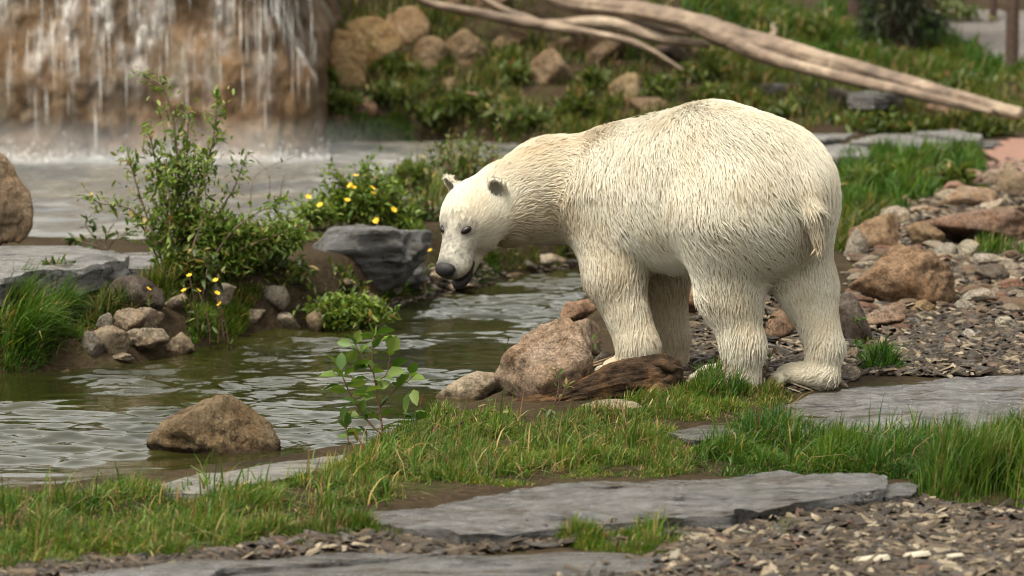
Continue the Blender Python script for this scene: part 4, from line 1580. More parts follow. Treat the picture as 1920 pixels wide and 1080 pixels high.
# the film of water that runs down the face in veils
t = NT('water_film')
t.b.inputs['Base Color'].default_value = (0.80, 0.79, 0.76, 1)
t.set(Roughness=0.4)
tp = t.n('ShaderNodeBsdfTransparent')
na = t.noise(5.5, 4, 0.6, stretch=(1, 1, 0.10))
nb_ = t.noise(20, 4, 0.65, stretch=(1, 1, 0.07))
nc_ = t.noise(9, 4, 0.65, stretch=(1, 1, 0.45))
m1 = t.mix(1.0, t.ramp(na, [(0.45, (0, 0, 0)), (0.66, (1, 1, 1))]), t.ramp(nb_, [(0.36, (0.1, 0.1, 0.1)), (0.62, (1, 1, 1))]), 'MULTIPLY')
m1 = t.mix(1.0, m1, t.ramp(nc_, [(0.34, (0.15, 0.15, 0.15)), (0.6, (1, 1, 1))]), 'MULTIPLY')
tcz = t.n('ShaderNodeTexCoord')
sxz = t.n('ShaderNodeSeparateXYZ')
t.l(tcz.outputs['Generated'], sxz.inputs[0])
m1 = t.mix(1.0, m1, t.ramp(sxz.outputs[2], [(0.05, (0.03, 0.03, 0.03)), (0.28, (0.14, 0.14, 0.14)), (0.48, (0.66, 0.66, 0.66))]), 'MULTIPLY')
msh = t.n('ShaderNodeMixShader')
t.l(m1, msh.inputs[0])
t.l(tp.outputs[0], msh.inputs[1])
t.l(t.b.outputs[0], msh.inputs[2])
t.l(msh.outputs[0], t.out.inputs[0])
M['film'] = t.m
fv = v[:-0 or None].copy()
keepq = q[(fv[q][:, :, 1].max(1) < 27.6) & (fv[q][:, :, 2].max(1) < 2.9)]
u_ = np.unique(keepq)
mpv = np.full(len(fv), -1)
mpv[u_] = np.arange(len(u_))
fo = fv[u_] + np.array((0.02, -0.05, 0))
fo[:, 1] += 0.02 * noise(fo * np.array((9, 9, 2.0)))
link('water_veil', mesh_from('water_veil', fo, mpv[keepq]), M['film'], fall)
# spray where it lands
n = 1500
xx = RNG.uniform(-5.5, -1.45, n)
zz = POOL_Z + np.abs(RNG.normal(0, 0.05, n)) * (0.6 + 0.9 * RNG.random(n))
yy = 26.55 - np.abs(RNG.normal(0, 0.28, n)) * np.exp(-(zz - POOL_Z) * 4)
V, F = streaks(np.stack([xx, yy, zz], 1), RNG.uniform(0.004, 0.014, n), RNG.uniform(0.004, 0.013, n))
sp_o = link('spray', mesh_from('spray', V, F), M['fall'], fall)
sp_o['kind'] = 'stuff'
# mist above the landing zone
t = NT('mist')
t.t.nodes.remove(t.b)
pv = t.n('ShaderNodeVolumePrincipled')
pv.inputs['Color'].default_value = (1, 1, 1, 1)
pv.inputs['Anisotropy'].default_value = 0.0
tc = t.n('ShaderNodeTexCoord')
sx = t.n('ShaderNodeSeparateXYZ')
t.l(tc.outputs['Generated'], sx.inputs[0])
fz = t.ramp(sx.outputs[2], [(0.0, (1, 1, 1)), (0.25, (0.35, 0.35, 0.35)), (1.0, (0, 0, 0))])
nz_ = t.noise(3.0, 2)
fn = t.ramp(nz_, [(0.3, (0.3, 0.3, 0.3)), (0.7, (1, 1, 1))])
mu = t.n('ShaderNodeMath', operation='MULTIPLY')
t.l(fz, mu.inputs[0])
t.l(fn, mu.inputs[1])
mu2 = t.n('ShaderNodeMath', operation='MULTIPLY')
mu2.inputs[1].default_value = 0.9
fx = t.ramp(sx.outputs[0], [(0.0, (0, 0, 0)), (0.15, (1, 1, 1)), (0.72, (1, 1, 1)), (1.0, (0, 0, 0))])
fy = t.ramp(sx.outputs[1], [(0.0, (0, 0, 0)), (0.5, (1, 1, 1)), (1.0, (1, 1, 1))])
mu3 = t.n('ShaderNodeMath', operation='MULTIPLY')
t.l(fx, mu3.inputs[0])
t.l(fy, mu3.inputs[1])
mu4 = t.n('ShaderNodeMath', operation='MULTIPLY')
t.l(mu3.outputs[0], mu4.inputs[0])
t.l(mu.outputs[0], mu4.inputs[1])
t.l(mu4.outputs[0], mu2.inputs[0])
t.l(mu2.outputs[0], pv.inputs['Density'])
t.l(pv.outputs[0], t.out.inputs['Volume'])
M['mist'] = t.m
bxv = np.array([(x, y, z) for x in (-5.6, -0.7) for y in (25.3, 26.6) for z in (0.27, 0.66)])
bxf = np.array([(0, 1, 3, 2), (4, 6, 7, 5), (0, 4, 5, 1), (2, 3, 7, 6), (0, 2, 6, 4), (1, 5, 7, 3)])
mist = link('mist', mesh_from('mist', bxv, bxf, False), M['mist'])
tag(mist, 'white mist over the pool at the foot of the waterfall', 'mist', kind='stuff')

# ------------------------------------------------------------------ driftwood log
t = NT('driftwood')
n1 = t.noise(6, 6, 0.65)
n2 = t.noise(42, 8, 0.8, stretch=(0.35, 1, 1))
c = t.ramp(n1, [(0.34, (0.014, 0.010, 0.007)), (0.48, (0.060, 0.040, 0.025)), (0.58, (0.115, 0.066, 0.032)), (0.68, (0.25, 0.17, 0.09))])
c = t.mix(0.8, c, t.ramp(n2, [(0.38, (0.15, 0.13, 0.12)), (0.6, (1.7, 1.55, 1.4))]), 'MULTIPLY')
t.l(c, t.b.inputs['Base Color'])
t.l(t.bump(n2, 1.0, 0.035), t.b.inputs['Normal'])
t.set(Roughness=0.8)
t.b.inputs['Specular IOR Level'].default_value = 0.12
M['wood'] = t.m
LG = [(905, 792, 13.35), (960, 770, 13.38), (1030, 752, 13.40), (1100, 733, 13.42), (1160, 716, 13.44), (1210, 708, 13.46), (1250, 704, 13.47), (1276, 703, 13.48)]
lp = [at(*p) for p in LG]
log = empty('driftwood_log', (lp[3][0], lp[3][1], H(lp[3][0], lp[3][1])))
tag(log, 'rotten brown driftwood log lying in the grass before the front legs', 'log')
link('trunk', tube_mesh('trunk', lp, [0.016, 0.034, 0.043, 0.056, 0.073, 0.082, 0.078, 0.05], 72, 0.20, 3, 16, 0.30), M['wood'], log)
for k, (a, b, r_) in enumerate([((1225, 680, 13.42), (1266, 694, 13.36), 0.022), ((1215, 738, 13.36), (1262, 728, 13.35), 0.024), ((1240, 716, 13.35), (1285, 712, 13.42), 0.020), ((1150, 690, 13.42), (1235, 672, 13.44), 0.016)]):
    pa, pb_ = at(*a), at(*b)
    link('bark_flake', tube_mesh('bark_flake', [pa, (pa + pb_) / 2 + UPZ * 0.008, pb_], [r_ * 0.6, r_, r_ * 0.4], 9, 0.4, k, 5, 0.25), M['wood'], log)
# sticks
M['stick'] = mat_plain('dry_stick', (0.22, 0.15, 0.08), 0.7, 0.3, 0.5, 80)
for k, (pts, r_, lb) in enumerate([
        ([(1205, 797, 12.95), (1240, 770, 13.0), (1255, 742, 13.1)], 0.0055, 'curved dry twig rising from the grass near the log end'),
        ([(1207, 795, 12.98), (1216, 765, 13.0), (1224, 748, 13.06)], 0.0045, 'thin straight twig beside the curved dry twig'),
        ([(1225, 806, 12.72), (1255, 814, 12.68), (1278, 826, 12.62)], 0.005, 'short pink twig lying on the grass'),
        ([(1800, 845, 11.9), (1835, 826, 11.95), (1862, 818, 12.0)], 0.006, 'pale dry twig caught in the long grass on the right'),
        ([(790, 848, 12.1), (840, 806, 12.4), (905, 775, 12.8)], 0.006, 'dark bent stem leaning over the stream bank'),
        ([(1130, 682, 13.9), (1090, 690, 13.8), (1150, 668, 14.0)], 0.005, 'pale twig across the stones by the front leg')]):
    m_ = M['stick'] if k != 4 else M['wood']
    w_ = [at(*p) for p in pts]
    me = tube_mesh('twig', w_, [r_ * 0.9, r_, r_ * 0.5], 7, 0.15, k, 5)
    recentre(me, w_[0])
    o = link('twig', me, m_)
    o.location = w_[0]
    tag(o, lb, 'twig')

# ------------------------------------------------------------------ fallen dead tree on the far bank
t = NT('bleached_wood')
n1 = t.noise(2.2, 5, 0.6)
n2 = t.noise(16, 5, 0.7, stretch=(0.2, 1, 1))
c = t.ramp(n1, [(0.3, (0.06, 0.04, 0.026)), (0.5, (0.155, 0.11, 0.075)), (0.7, (0.30, 0.24, 0.17))])
c = t.mix(0.8, c, t.ramp(n2, [(0.3, (0.5, 0.47, 0.45)), (0.65, (1.2, 1.17, 1.12))]), 'MULTIPLY')
t.l(c, t.b.inputs['Base Color'])
t.l(t.bump(n2, 0.8, 0.03), t.b.inputs['Normal'])
t.set(Roughness=0.7)
M['bleached'] = t.m
tr_pts = [(960, -60, 30.6), (1060, 2, 30.4), (1200, 22, 29.9), (1300, 44, 29.5), (1370, 70, 29.2), (1450, 88, 28.9), (1560, 118, 28.4), (1680, 152, 27.9), (1790, 180, 27.4), (1880, 206, 27.0), (1915, 214, 26.9)]
tw_ = [at(*p) for p in tr_pts]
ft = empty('fallen_tree', (tw_[9][0], tw_[9][1], H(tw_[9][0], tw_[9][1])))
tag(ft, 'long bleached dead tree trunk lying down the far slope with bare branches', 'tree trunk')
link('trunk', tube_mesh('trunk', tw_, [0.066, 0.07, 0.08, 0.085, 0.10, 0.075, 0.066, 0.062, 0.056, 0.05, 0.046], 28, 0.24, 2, 10, 0.30), M['bleached'], ft)
for k, (pts, rr_) in enumerate([
        ([(1360, 70, 29.2), (1430, 104, 28.8), (1560, 140, 28.2), (1690, 170, 27.6), (1800, 196, 27.1), (1860, 210, 26.8)], [0.07, 0.055, 0.05, 0.045, 0.035, 0.015]),
        ([(1300, 60, 29.9), (1200, 52, 30.0), (1120, 42, 30.1), (1010, 46, 30.1), (900, 25, 30.2), (800, 4, 30.3), (740, -30, 30.4)], [0.04, 0.042, 0.042, 0.05, 0.042, 0.035, 0.02]),
        ([(1010, 46, 30.1), (950, 22, 30.2), (890, -12, 30.3)], [0.05, 0.04, 0.02]),
        ([(1020, 48, 30.0), (1110, 62, 29.8), (1200, 84, 29.6), (1282, 132, 29.4)], [0.045, 0.03, 0.028, 0.012]),
        ([(1060, 44, 30.0), (1150, 44, 29.9), (1230, 70, 29.8), (1330, 84, 29.6)], [0.05, 0.05, 0.045, 0.03]),
        ([(1440, 80, 29.6), (1452, 60, 29.6), (1446, 48, 29.6)], [0.035, 0.03, 0.012])]):
    link('branch', tube_mesh('branch', [at(*p) for p in pts], rr_, 14, 0.25, k + 5, 8, 0.25), M['bleached'], ft)

# ------------------------------------------------------------------ posts, dark conifer and path at the top right
M['post'] = mat_plain('dark_post', (0.055, 0.035, 0.025), 0.8, 0.2, 0.6, 20)
for px, pb, w, lb in [(1602, 62, 26, 'dim brown post on the slope left of the dark tree'), (1862, 44, 14, 'thin dark post left of the thick post in the top right corner'), (1897, 132, 24, 'thick dark post in the top right corner')]:
    b = hit(px, pb)
    r_ = w * b[1] / FOC / 2
    po = empty('post', b)
    tag(po, lb, 'post')
    link('shaft', tube_mesh('shaft', [b - UPZ * 0.2, b + UPZ * 0.6, b + UPZ * 1.5, b + UPZ * 2.2], [r_ * 1.05, r_, r_, r_ * 0.95], 12, 0.06, int(px), 4, 0.05), M['post'], po)
    link('cap', tube_mesh('cap', [b + UPZ * 2.2, b + UPZ * 2.25], [r_ * 1.1, r_ * 0.9], 12, 0, 0, 2), M['post'], po)
b = hit(1690, 100)
dk = empty('conifer', b)
tag(dk, 'dark bushy conifer trunk standing on the slope at the top', 'tree')
link('trunk', tube_mesh('trunk', [b - UPZ * 0.2, b + UPZ * 0.8, b + UPZ * 1.8, b + UPZ * 3.2], [0.17, 0.13, 0.11, 0.04], 12, 0.1, 3, 5), M['post'], dk)
n = 6000
hh = RNG.random(n)
an = RNG.uniform(0, 2 * math.pi, n)
rd = (0.50 - 0.22 * hh) * np.sqrt(RNG.random(n)) * (0.75 + 0.4 * noise(np.stack([np.cos(an) * 2, np.sin(an) * 2, hh * 9], 1)))
P = b + np.stack([np.cos(an) * rd, np.sin(an) * rd, 0.15 + hh * 3.0], 1)
D = np.stack([np.cos(an), np.sin(an), -0.3 + 0 * an], 1) + RNG.normal(0, 0.5, (n, 3))
D /= np.linalg.norm(D, axis=1, keepdims=True)
leaf_mass('crown', P, D, RNG.uniform(0.08, 0.2, n), RNG.uniform(0.015, 0.03, n), np.array((0.022, 0.03, 0.014)) * RNG.uniform(0.6, 1.6, n)[:, None], dk)


def drape(name, px_pts, mat, dz, label, step=0.12):
    R_ = region(px_pts)
    lo, hi = R_.min(0), R_.max(0)
    X, Y = np.meshgrid(np.arange(lo[0], hi[0] + step, step), np.arange(lo[1], hi[1] + step, step))
    sh = X.shape
    x, y = X.ravel(), Y.ravel()
    z = terrain(x, y) + dz
    i = (np.arange(sh[0] - 1)[:, None] * sh[1] + np.arange(sh[1] - 1)[None]).ravel()
    d = sdist(R_, x, y) + 0.1 * noise(np.stack([x * 2, y * 2, 0 * x], 1))
    i = i[d[i] < 0]
    q = np.stack([i, i + 1, i + sh[1] + 1, i + sh[1]], 1)
    u_ = np.unique(q)
    mp = np.full(len(x), -1)
    mp[u_] = np.arange(len(u_))
    o = link(name, mesh_from(name, np.stack([x, y, z], 1)[u_], mp[q]), mat)
    tag(o, label, kind='structure')
    return o


M['grit'] = mat_plain('grey_grit', (0.095, 0.083, 0.075), 0.9, 0.2, 0.8, 25)
M['redgrit'] = mat_plain('red_grit', (0.17, 0.095, 0.07), 0.9, 0.2, 0.8, 30)
drape('path', [(1735, 55), (1760, 25), (1960, 30), (2100, 90), (2060, 165), (1930, 150), (1850, 122), (1780, 92)], M['grit'], 0.03, 'grey gravel path on the slope in the top right corner')
drape('footpath', [(1835, 285), (1880, 266), (2000, 262), (2000, 330), (1900, 335), (1850, 330)], M['redgrit'], 0.02, 'reddish gravel path behind the rocks of the right bank')

# ------------------------------------------------------------------ gravel of stone chips
def chips_field(name, poly, n, size, label, pale, dz=0.0):
    P2 = in_poly(poly, n)
    sz = np.minimum(size * np.exp(RNG.normal(0, 0.5, n)), 0.075)
    z = terrain_fast(P2[:, 0], P2[:, 1]) + sz * 0.10 + RNG.random(n) * 0.012 + dz
    P = np.column_stack([P2, z])
    V, F, C = chip_arrays(P, sz, chip_cols(n, pale))
    me = mesh_from(name, V, F, smooth=False)
    set_col(me, C)
    o = link(name, me, M['chip'])
    tag(o, label, 'gravel', kind='stuff')
    return o


FORE = region([(1080, 1010), (1200, 985), (1380, 1000), (1560, 965), (1680, 935), (1800, 955), (1990, 965), (2060, 1110), (1900, 1200), (700, 1200), (1080, 1085), (1280, 1045), (1180, 1030)])
chips_field('gravel', FORE, 12000, 0.038, 'brown and grey slate chips covering the foreground corner', 0.16)
BACKG = region([(1600, 705), (1640, 640), (1720, 600), (1800, 590), (1920, 560), (2050, 560), (2050, 720), (1920, 706), (1750, 708)])
chips_field('gravel', BACKG, 7500, 0.038, 'brown stone chips on the right bank behind the wet slab', 0.2)
RUB = region([(1590, 560), (1620, 420), (1700, 390), (1800, 330), (1900, 300), (2050, 330), (2050, 600), (1900, 600), (1750, 600), (1650, 640)])
chips_field('gravel', RUB, 4500, 0.06, 'loose rubble between the rocks of the right bank', 0.45)
UND = region([(1240, 700), (1290, 620), (1330, 560), (1500, 540), (1600, 600), (1600, 720), (1480, 740), (1400, 735)])
chips_field('gravel', UND, 2500, 0.05, 'stone rubble on the ground under the bear', 0.3)
LOWB = region([(620, 985), (900, 1000), (1180, 985), (1180, 1020), (1000, 1030), (860, 1050), (640, 1040)])
chips_field('gravel', LOWB, 1800, 0.03, 'dark chips in the gap between the foreground slabs', 0.08)
LEDG = region([(0, 1065), (300, 1050), (620, 1010), (640, 1030), (300, 1085), (0, 1100)])
chips_field('gravel', LEDG, 1600, 0.03, 'dark chips along the front of the left grass', 0.06)
SH = region([(700, 590), (880, 540), (1070, 500), (1070, 470), (900, 490), (780, 540)])
chips_field('gravel', SH, 1500, 0.04, 'stony shore under the head of the bear', 0.35)
# chips big enough to pick out one by one
big_px = []
kk = 0
while len(big_px) < 150:
    x, y = RNG.uniform(1120, 1925), RNG.uniform(965, 1078)
    w = hit(x, y)[:2]
    if inside(FORE, np.array([w[0]]), np.array([w[1]]))[0]:
        big_px.append((x, y))
CM = []
for k in range(12):
    V, F, C = chip_arrays(np.zeros((1, 3)), np.array([1.0]), np.ones((1, 3)), flat=0.22, tilt=0.12, elong=2.2)
    CM.append((V, F))
for k, (x, y) in enumerate(big_px):
    p = hit(x, y)
    pale = RNG.random() < 0.33
    if k < 12 * 3:
        pass
    V, F = CM[k % 12]
    key = 'chip_mesh_%d_%d' % (k % 12, int(pale))
    me = bpy.data.meshes.get(key)
    if me is None:
        me = mesh_from(key, V, F, smooth=False)
        set_col(me, np.tile(np.array((0.22, 0.19, 0.145)) if pale else np.array((0.07, 0.054, 0.04)), (10, 1)) * RNG.uniform(0.8, 1.2))
        me.materials.append(M['chip'])
    o = link('slate_chip', me)
    s_ = RNG.uniform(0.035, 0.062)
    o.scale = (s_, s_, s_ * 0.55)
    o.location = (p[0], p[1], p[2] + 0.014 + s_ * 0.08)
    o.rotation_euler = (RNG.normal(0, 0.2), RNG.normal(0, 0.2), RNG.uniform(0, 6.28))
    tag(o, 'pale flat slate chip on the foreground gravel' if pale else 'dark flat slate chip on the foreground gravel', 'stone chip', 'pale slate chips in the foreground' if pale else 'dark slate chips in the foreground', 'thing')
for px, py, w, lb in [(1640, 1066, 70, 'long white chip at the bottom right of the gravel'), (1720, 1058, 60, 'white chip next to the longest white chip'), (1030, 1052, 40, 'dark chip lying on the bottom pale slab'), (930, 1060, 18, 'small dark chip on the bottom pale slab'), (1790, 1062, 40, 'cream chip near the bottom right corner')]:
    p = hit(px, py)
    V, F = CM[3]
    me = mesh_from('slate_chip', V, F, smooth=False)
    dark = 'dark' in lb
    set_col(me, np.tile(np.array((0.05, 0.045, 0.042) if dark else (0.40, 0.35, 0.28)), (10, 1)))
    o = link('slate_chip', me, M['chip'])
    s_ = w * p[1] / FOC / 1.6
    o.scale = (s_, s_, s_ * 0.8)
    o.location = (p[0], p[1], (0.115 if dark else p[2] + 0.03))
    o.rotation_euler = (0, 0, 0.15)
    tag(o, lb, 'stone chip', kind='thing')

# small loose stones on the right bank
SM = [rock_mesh('small_stone_%d' % k, (1, 0.8, 0.55), 300 + k, 3) for k in range(6)]
for m_ in SM:
    m_.materials.append(M['rock'])
SC = [(0.42, 0.38, 0.32), (0.34, 0.26, 0.2), (0.28, 0.22, 0.18), (0.5, 0.46, 0.39), (0.33, 0.21, 0.165)]
k = 0
cnt = 0
while cnt < 140:
    x, y = RNG.uniform(1600, 1925), RNG.uniform(470, 640)
    w = hit(x, y)
    if not inside(RUB, np.array([w[0]]), np.array([w[1]]))[0]:
        continue
    cnt += 1
    o = link('small_stone', SM[cnt % 6])
    s_ = RNG.uniform(0.05, 0.15)
    o.scale = (s_, s_, s_ * RNG.uniform(0.6, 1.0))
    o.location = (w[0], w[1], w[2] - 0.008)
    o.rotation_euler = (RNG.normal(0, 0.15), RNG.normal(0, 0.15), RNG.uniform(0, 6.28))
    c = np.array(SC[RNG.integers(0, 5)]) * RNG.uniform(0.8, 1.15)
    o.color = (*c, 1)
    tag(o, 'small loose stone in the rubble of the right bank', 'stone', 'small stones in the right bank rubble', 'thing')

# ------------------------------------------------------------------ grass
def sward(px_pts, n, height, width, pal, label, straw=0.07, lean=0.5, droop=0.6, scale=5.0, power=1.0, edge=0.12, off=0.0, avoid=None, zoff=-0.01, wind=(0.1, -0.1)):
    R_ = region(px_pts)
    P = in_poly(R_, int(n * 2.6))
    P = clumpy(P, n, scale, power, off)
    d = -sdist(R_, P[:, 0], P[:, 1])
    hm = 0.3 + 0.7 * sstep(0, edge, d)
    hm = hm * (0.35 + 1.2 * np.clip(0.45 + 1.3 * fbm(np.column_stack([P * 3.6, np.full(len(P), off + 3)]), 3), 0, 1))
    cols = pick(len(P), pal, straw)
    hue = fbm(np.column_stack([P * 2.4, np.full(len(P), 8.0 + off)]), 2)[:, None]
    cols = cols * (1 + hue * np.array((0.6, 0.3, 0.1)))
    dead = (RNG.random(len(P)) < straw * 1.2 * np.clip(0.6 - 2 * hue[:, 0], 0, 2)) 
    cols[dead] = np.array(STRAW)[RNG.integers(0, 3, dead.sum())] * RNG.uniform(0.5, 1.1, dead.sum())[:, None]
    return blades('grass', P, height, width, pal, straw, lean, droop, label, hmul=hm, cols=np.clip(cols, 0.005, 0.6), zoff=zoff, wind=wind)


# near bank, from the left corner to the right edge
sward([(-60, 938), (120, 924), (280, 912), (330, 928), (420, 930), (560, 897), (640, 868), (690, 835), (760, 800), (860, 768), (930, 775), (1010, 790), (960, 850), (1000, 895), (800, 922), (680, 950), (600, 985), (560, 1010), (400, 1050), (150, 1070), (-60, 1092)],
      40000, 0.075, 0.0040, 'fresh', 'bright short grass on the near bank left of the wide slab', straw=0.12, lean=0.95, droop=0.9, power=0.9)
sward([(540, 1000), (640, 985), (740, 998), (870, 1006), (820, 1020), (640, 1024), (540, 1032)], 5000, 0.09, 0.0045, 'fresh', 'small grass strip at the left tip of the wide slab', straw=0.1)
sward([(960, 800), (1100, 765), (1240, 745), (1330, 735), (1440, 740), (1470, 760), (1400, 785), (1250, 800), (1300, 825), (1380, 840), (1300, 895), (1100, 904), (960, 914), (880, 908)],
      30000, 0.070, 0.0038, 'fresh', 'grass around the driftwood log and under the bear', straw=0.14, lean=0.95, droop=0.9, power=1.1)
sward([(1270, 870), (1340, 815), (1420, 800), (1560, 818), (1750, 822), (1920, 815), (2050, 820), (2050, 900), (1860, 905), (1690, 900), (1500, 896), (1320, 896)],
      27000, 0.11, 0.0045, 'lush', 'long dark green grass band in front of the wet slab', straw=0.035, lean=0.9, droop=0.95, power=1.4)
sward([(1690, 935), (1720, 900), (1800, 885), (1900, 895), (2000, 905), (2000, 965), (1880, 958), (1780, 948)], 8000, 0.19, 0.0045, 'fresh', 'tall bright grass tuft at the right end of the band', straw=0.05, lean=0.5, droop=0.5, scale=4)
sward([(1270, 735), (1300, 718), (1370, 722), (1420, 745), (1380, 770), (1290, 770)], 4500, 0.13, 0.005, 'lush', 'grass tuft growing around the near hind paw', straw=0.05, lean=0.55)
sward([(1390, 742), (1450, 730), (1490, 745), (1470, 765), (1400, 770)], 2200, 0.08, 0.005, 'mixed', 'yellowish grass between the hind paws', straw=0.15)
sward([(1000, 1010), (1130, 1000), (1290, 1000), (1310, 1025), (1230, 1048), (1100, 1036)], 6000, 0.10, 0.0045, 'fresh', 'low grass patch below the middle of the wide slab', straw=0.12)
sward([(1440, 996), (1490, 992), (1505, 1012), (1450, 1018)], 1100, 0.12, 0.0045, 'fresh', 'small grass tuft against the front edge of the wide slab', straw=0.05)
sward([(1390, 1015), (1440, 1012), (1440, 1035), (1395, 1036)], 700, 0.09, 0.0045, 'fresh', 'tiny grass tuft left of the one at the slab edge', straw=0.1)
# far bank
sward([(-80, 702), (60, 702), (130, 692), (165, 650), (150, 590), (80, 570), (-80, 575)], 9000, 0.19, 0.0070, 'lush', 'long drooping grass on the far bank in the left corner', straw=0.03, lean=0.9, droop=0.9, wind=(0.35, -0.25), scale=4)
sward([(340, 655), (440, 640), (470, 600), (420, 570), (350, 590)], 2800, 0.17, 0.0065, 'fresh', 'fresh green tuft between the two stone heaps', straw=0.04, lean=0.6)
sward([(140, 640), (330, 590), (480, 570), (600, 560), (700, 580), (640, 610), (520, 560), (430, 540), (300, 540), (160, 560)], 9000, 0.12, 0.0075, 'hill', 'dark grass in the hollow of the far bank', straw=0.08, lean=0.7)
sward([(590, 612), (700, 592), (790, 562), (800, 535), (720, 545), (600, 575)], 3600, 0.11, 0.007, 'hill', 'grass on the shore below the slate boulder', straw=0.05, lean=0.8)
sward([(720, 570), (780, 560), (790, 520), (740, 510)], 1500, 0.16, 0.008, 'fresh', 'green clump right of the slate boulder at the water', straw=0.02, lean=0.7)
sward([(880, 545), (960, 520), (960, 490), (900, 490)], 1500, 0.13, 0.008, 'lush', 'green clump at the water under the jaw of the bear', straw=0.02, lean=0.7)
sward([(990, 505), (1080, 490), (1080, 440), (900, 440), (830, 480)], 3000, 0.15, 0.008, 'hill', 'grass on the bank behind the throat of the bear', lean=0.7)
sward([(1030, 606), (1060, 612), (1090, 590), (1060, 575)], 500, 0.11, 0.006, 'mixed', 'grass sprigs behind the boulder at the stream', straw=0.15, lean=0.9)
sward([(1795, 480), (1920, 490), (1990, 480), (1990, 455), (1850, 460), (1800, 462)], 1800, 0.10, 0.008, 'fresh', 'grass growing below the long low rock', straw=0.06)
sward([(1590, 700), (1640, 705), (1700, 703), (1690, 680), (1640, 660), (1600, 650)], 1800, 0.12, 0.0085, 'lush', 'leafy green weeds behind the hind paw', straw=0.02, lean=0.8)
# hillside and far banks
sward([(560, 400), (830, 400), (1000, 300), (900, 330), (700, 345), (600, 400)], 3500, 0.16, 0.010, 'mixed', 'grassy edge of the pool behind the flowers', lean=0.6)
sward([(1560, 420), (1700, 395), (1850, 330), (1840, 285), (1620, 295), (1560, 310)], 9000, 0.16, 0.012, 'lush', 'bright grass behind the rump in front of the slab row', straw=0.02, lean=0.6, scale=2.5)
sward([(590, 262), (830, 258), (1300, 262), (1560, 240), (1990, 255), (1990, 150), (1880, 140), (1700, 60), (1600, 40), (1400, -10), (1200, 30), (900, -10), (600, 0)], 30000, 0.15, 0.016, 'meadow', 'rough grass over the far hillside', straw=0.10, lean=0.7, scale=1.2)
sward([(1240, 60), (1400, 5), (1600, 5), (1780, 60), (1960, 150), (1990, 200), (1880, 200), (1600, 130), (1400, 70)], 12000, 0.16, 0.014, 'lush', 'bright grass on the slope above the fallen trunk', straw=0.03, lean=0.6, scale=1.5)
sward([(600, 262), (720, 262), (860, 258), (900, 225), (740, 215), (600, 232)], 6000, 0.15, 0.014, 'lush', 'bright grass at the far shore of the pool', straw=0.03, lean=0.7, scale=1.6)
# a few longer, bent blades over the short turf
sward([(-60, 945), (280, 920), (560, 900), (690, 840), (860, 775), (1000, 790), (1250, 790), (1300, 880), (1000, 900), (800, 930), (660, 985), (400, 1045), (-60, 1085)], 2000, 0.13, 0.0058, 'fresh', 'scattered longer grass blades over the near bank', straw=0.15, lean=1.3, droop=1.0, power=1.6, off=5.0)
sward([(1270, 870), (1420, 805), (1750, 825), (2050, 825), (2050, 900), (1690, 897), (1320, 892)], 1300, 0.17, 0.006, 'lush', 'long bent blades over the grass band', straw=0.08, lean=1.4, droop=1.0, power=1.4, off=7.0)
sward([(1550, 470), (1600, 480), (1660, 440), (1690, 400), (1600, 400), (1550, 420)], 2500, 0.13, 0.010, 'hill', 'dull grass beside the rump above the rocks', straw=0.06, lean=0.7)

# ------------------------------------------------------------------ plants
PAL['bush'] = [(0.10, 0.16, 0.022), (0.14, 0.195, 0.03), (0.07, 0.115, 0.017), (0.17, 0.195, 0.042)]
M['twigwood'] = mat_plain('shrub_stem', (0.11, 0.075, 0.05), 0.7, 0.3, 0.3, 60)
M['redstem'] = mat_plain('red_stem', (0.09, 0.045, 0.03), 0.6, 0.3, 0.2, 60)
YEL = (0.80, 0.50, 0.02)


def one_leaf(name, parent, p, d, L, Wd, col):
    V, F, C = leaf_arrays(np.array([p]), np.array([d]), np.array([L]), np.array([Wd]), np.array([col]), fold=0.18)
    me = mesh_from(name, V, F)
    set_col(me, C)
    return link(name, me, M['leaf'], parent)


def petals(p, r, tilt=0.5):
    """five cupped petals round a small centre"""
    n = 6
    V, F3, C = [], [], []
    ax = np.array((RNG.normal(0, tilt), -abs(RNG.normal(0.5, 0.3)), 1.0))
    ax /= np.linalg.norm(ax)
    e1 = np.cross(ax, (1, 0.2, 0.1))
    e1 /= np.linalg.norm(e1)
    e2 = np.cross(ax, e1)
    for k in range(n):
        a = 2 * math.pi * k / n
        dr = e1 * math.cos(a) + e2 * math.sin(a)
        sd_ = -e1 * math.sin(a) + e2 * math.cos(a)
        b = len(V)
        V += [p, p + dr * r * 0.6 + sd_ * r * 0.38 + ax * r * 0.18, p + dr * r + ax * r * 0.4, p + dr * r * 0.6 - sd_ * r * 0.38 + ax * r * 0.18]
        F3 += [(b, b + 1, b + 2), (b, b + 2, b + 3)]
        C += [YEL] * 4
    b = len(V)
    for k in range(6):
        a = 2 * math.pi * k / 6
        V.append(p + (e1 * math.cos(a) + e2 * math.sin(a)) * r * 0.25 + ax * r * 0.12)
        C.append((0.55, 0.28, 0.02))
    V.append(p + ax * r * 0.3)
    C.append((0.6, 0.33, 0.02))
    F3 += [(b + k, b + (k + 1) % 6, b + 6) for k in range(6)]
    return np.array(V), np.array(F3), np.array(C)


M['petal'] = mat_tint('yellow_petal', 0.5, 0.25, 0.3)


def flower(parent, p, r):
    V, F, C = petals(np.array(p), r)
    me = mesh_from('flower', V, F)
    set_col(me, C)
    return link('flower', me, M['petal'], parent)


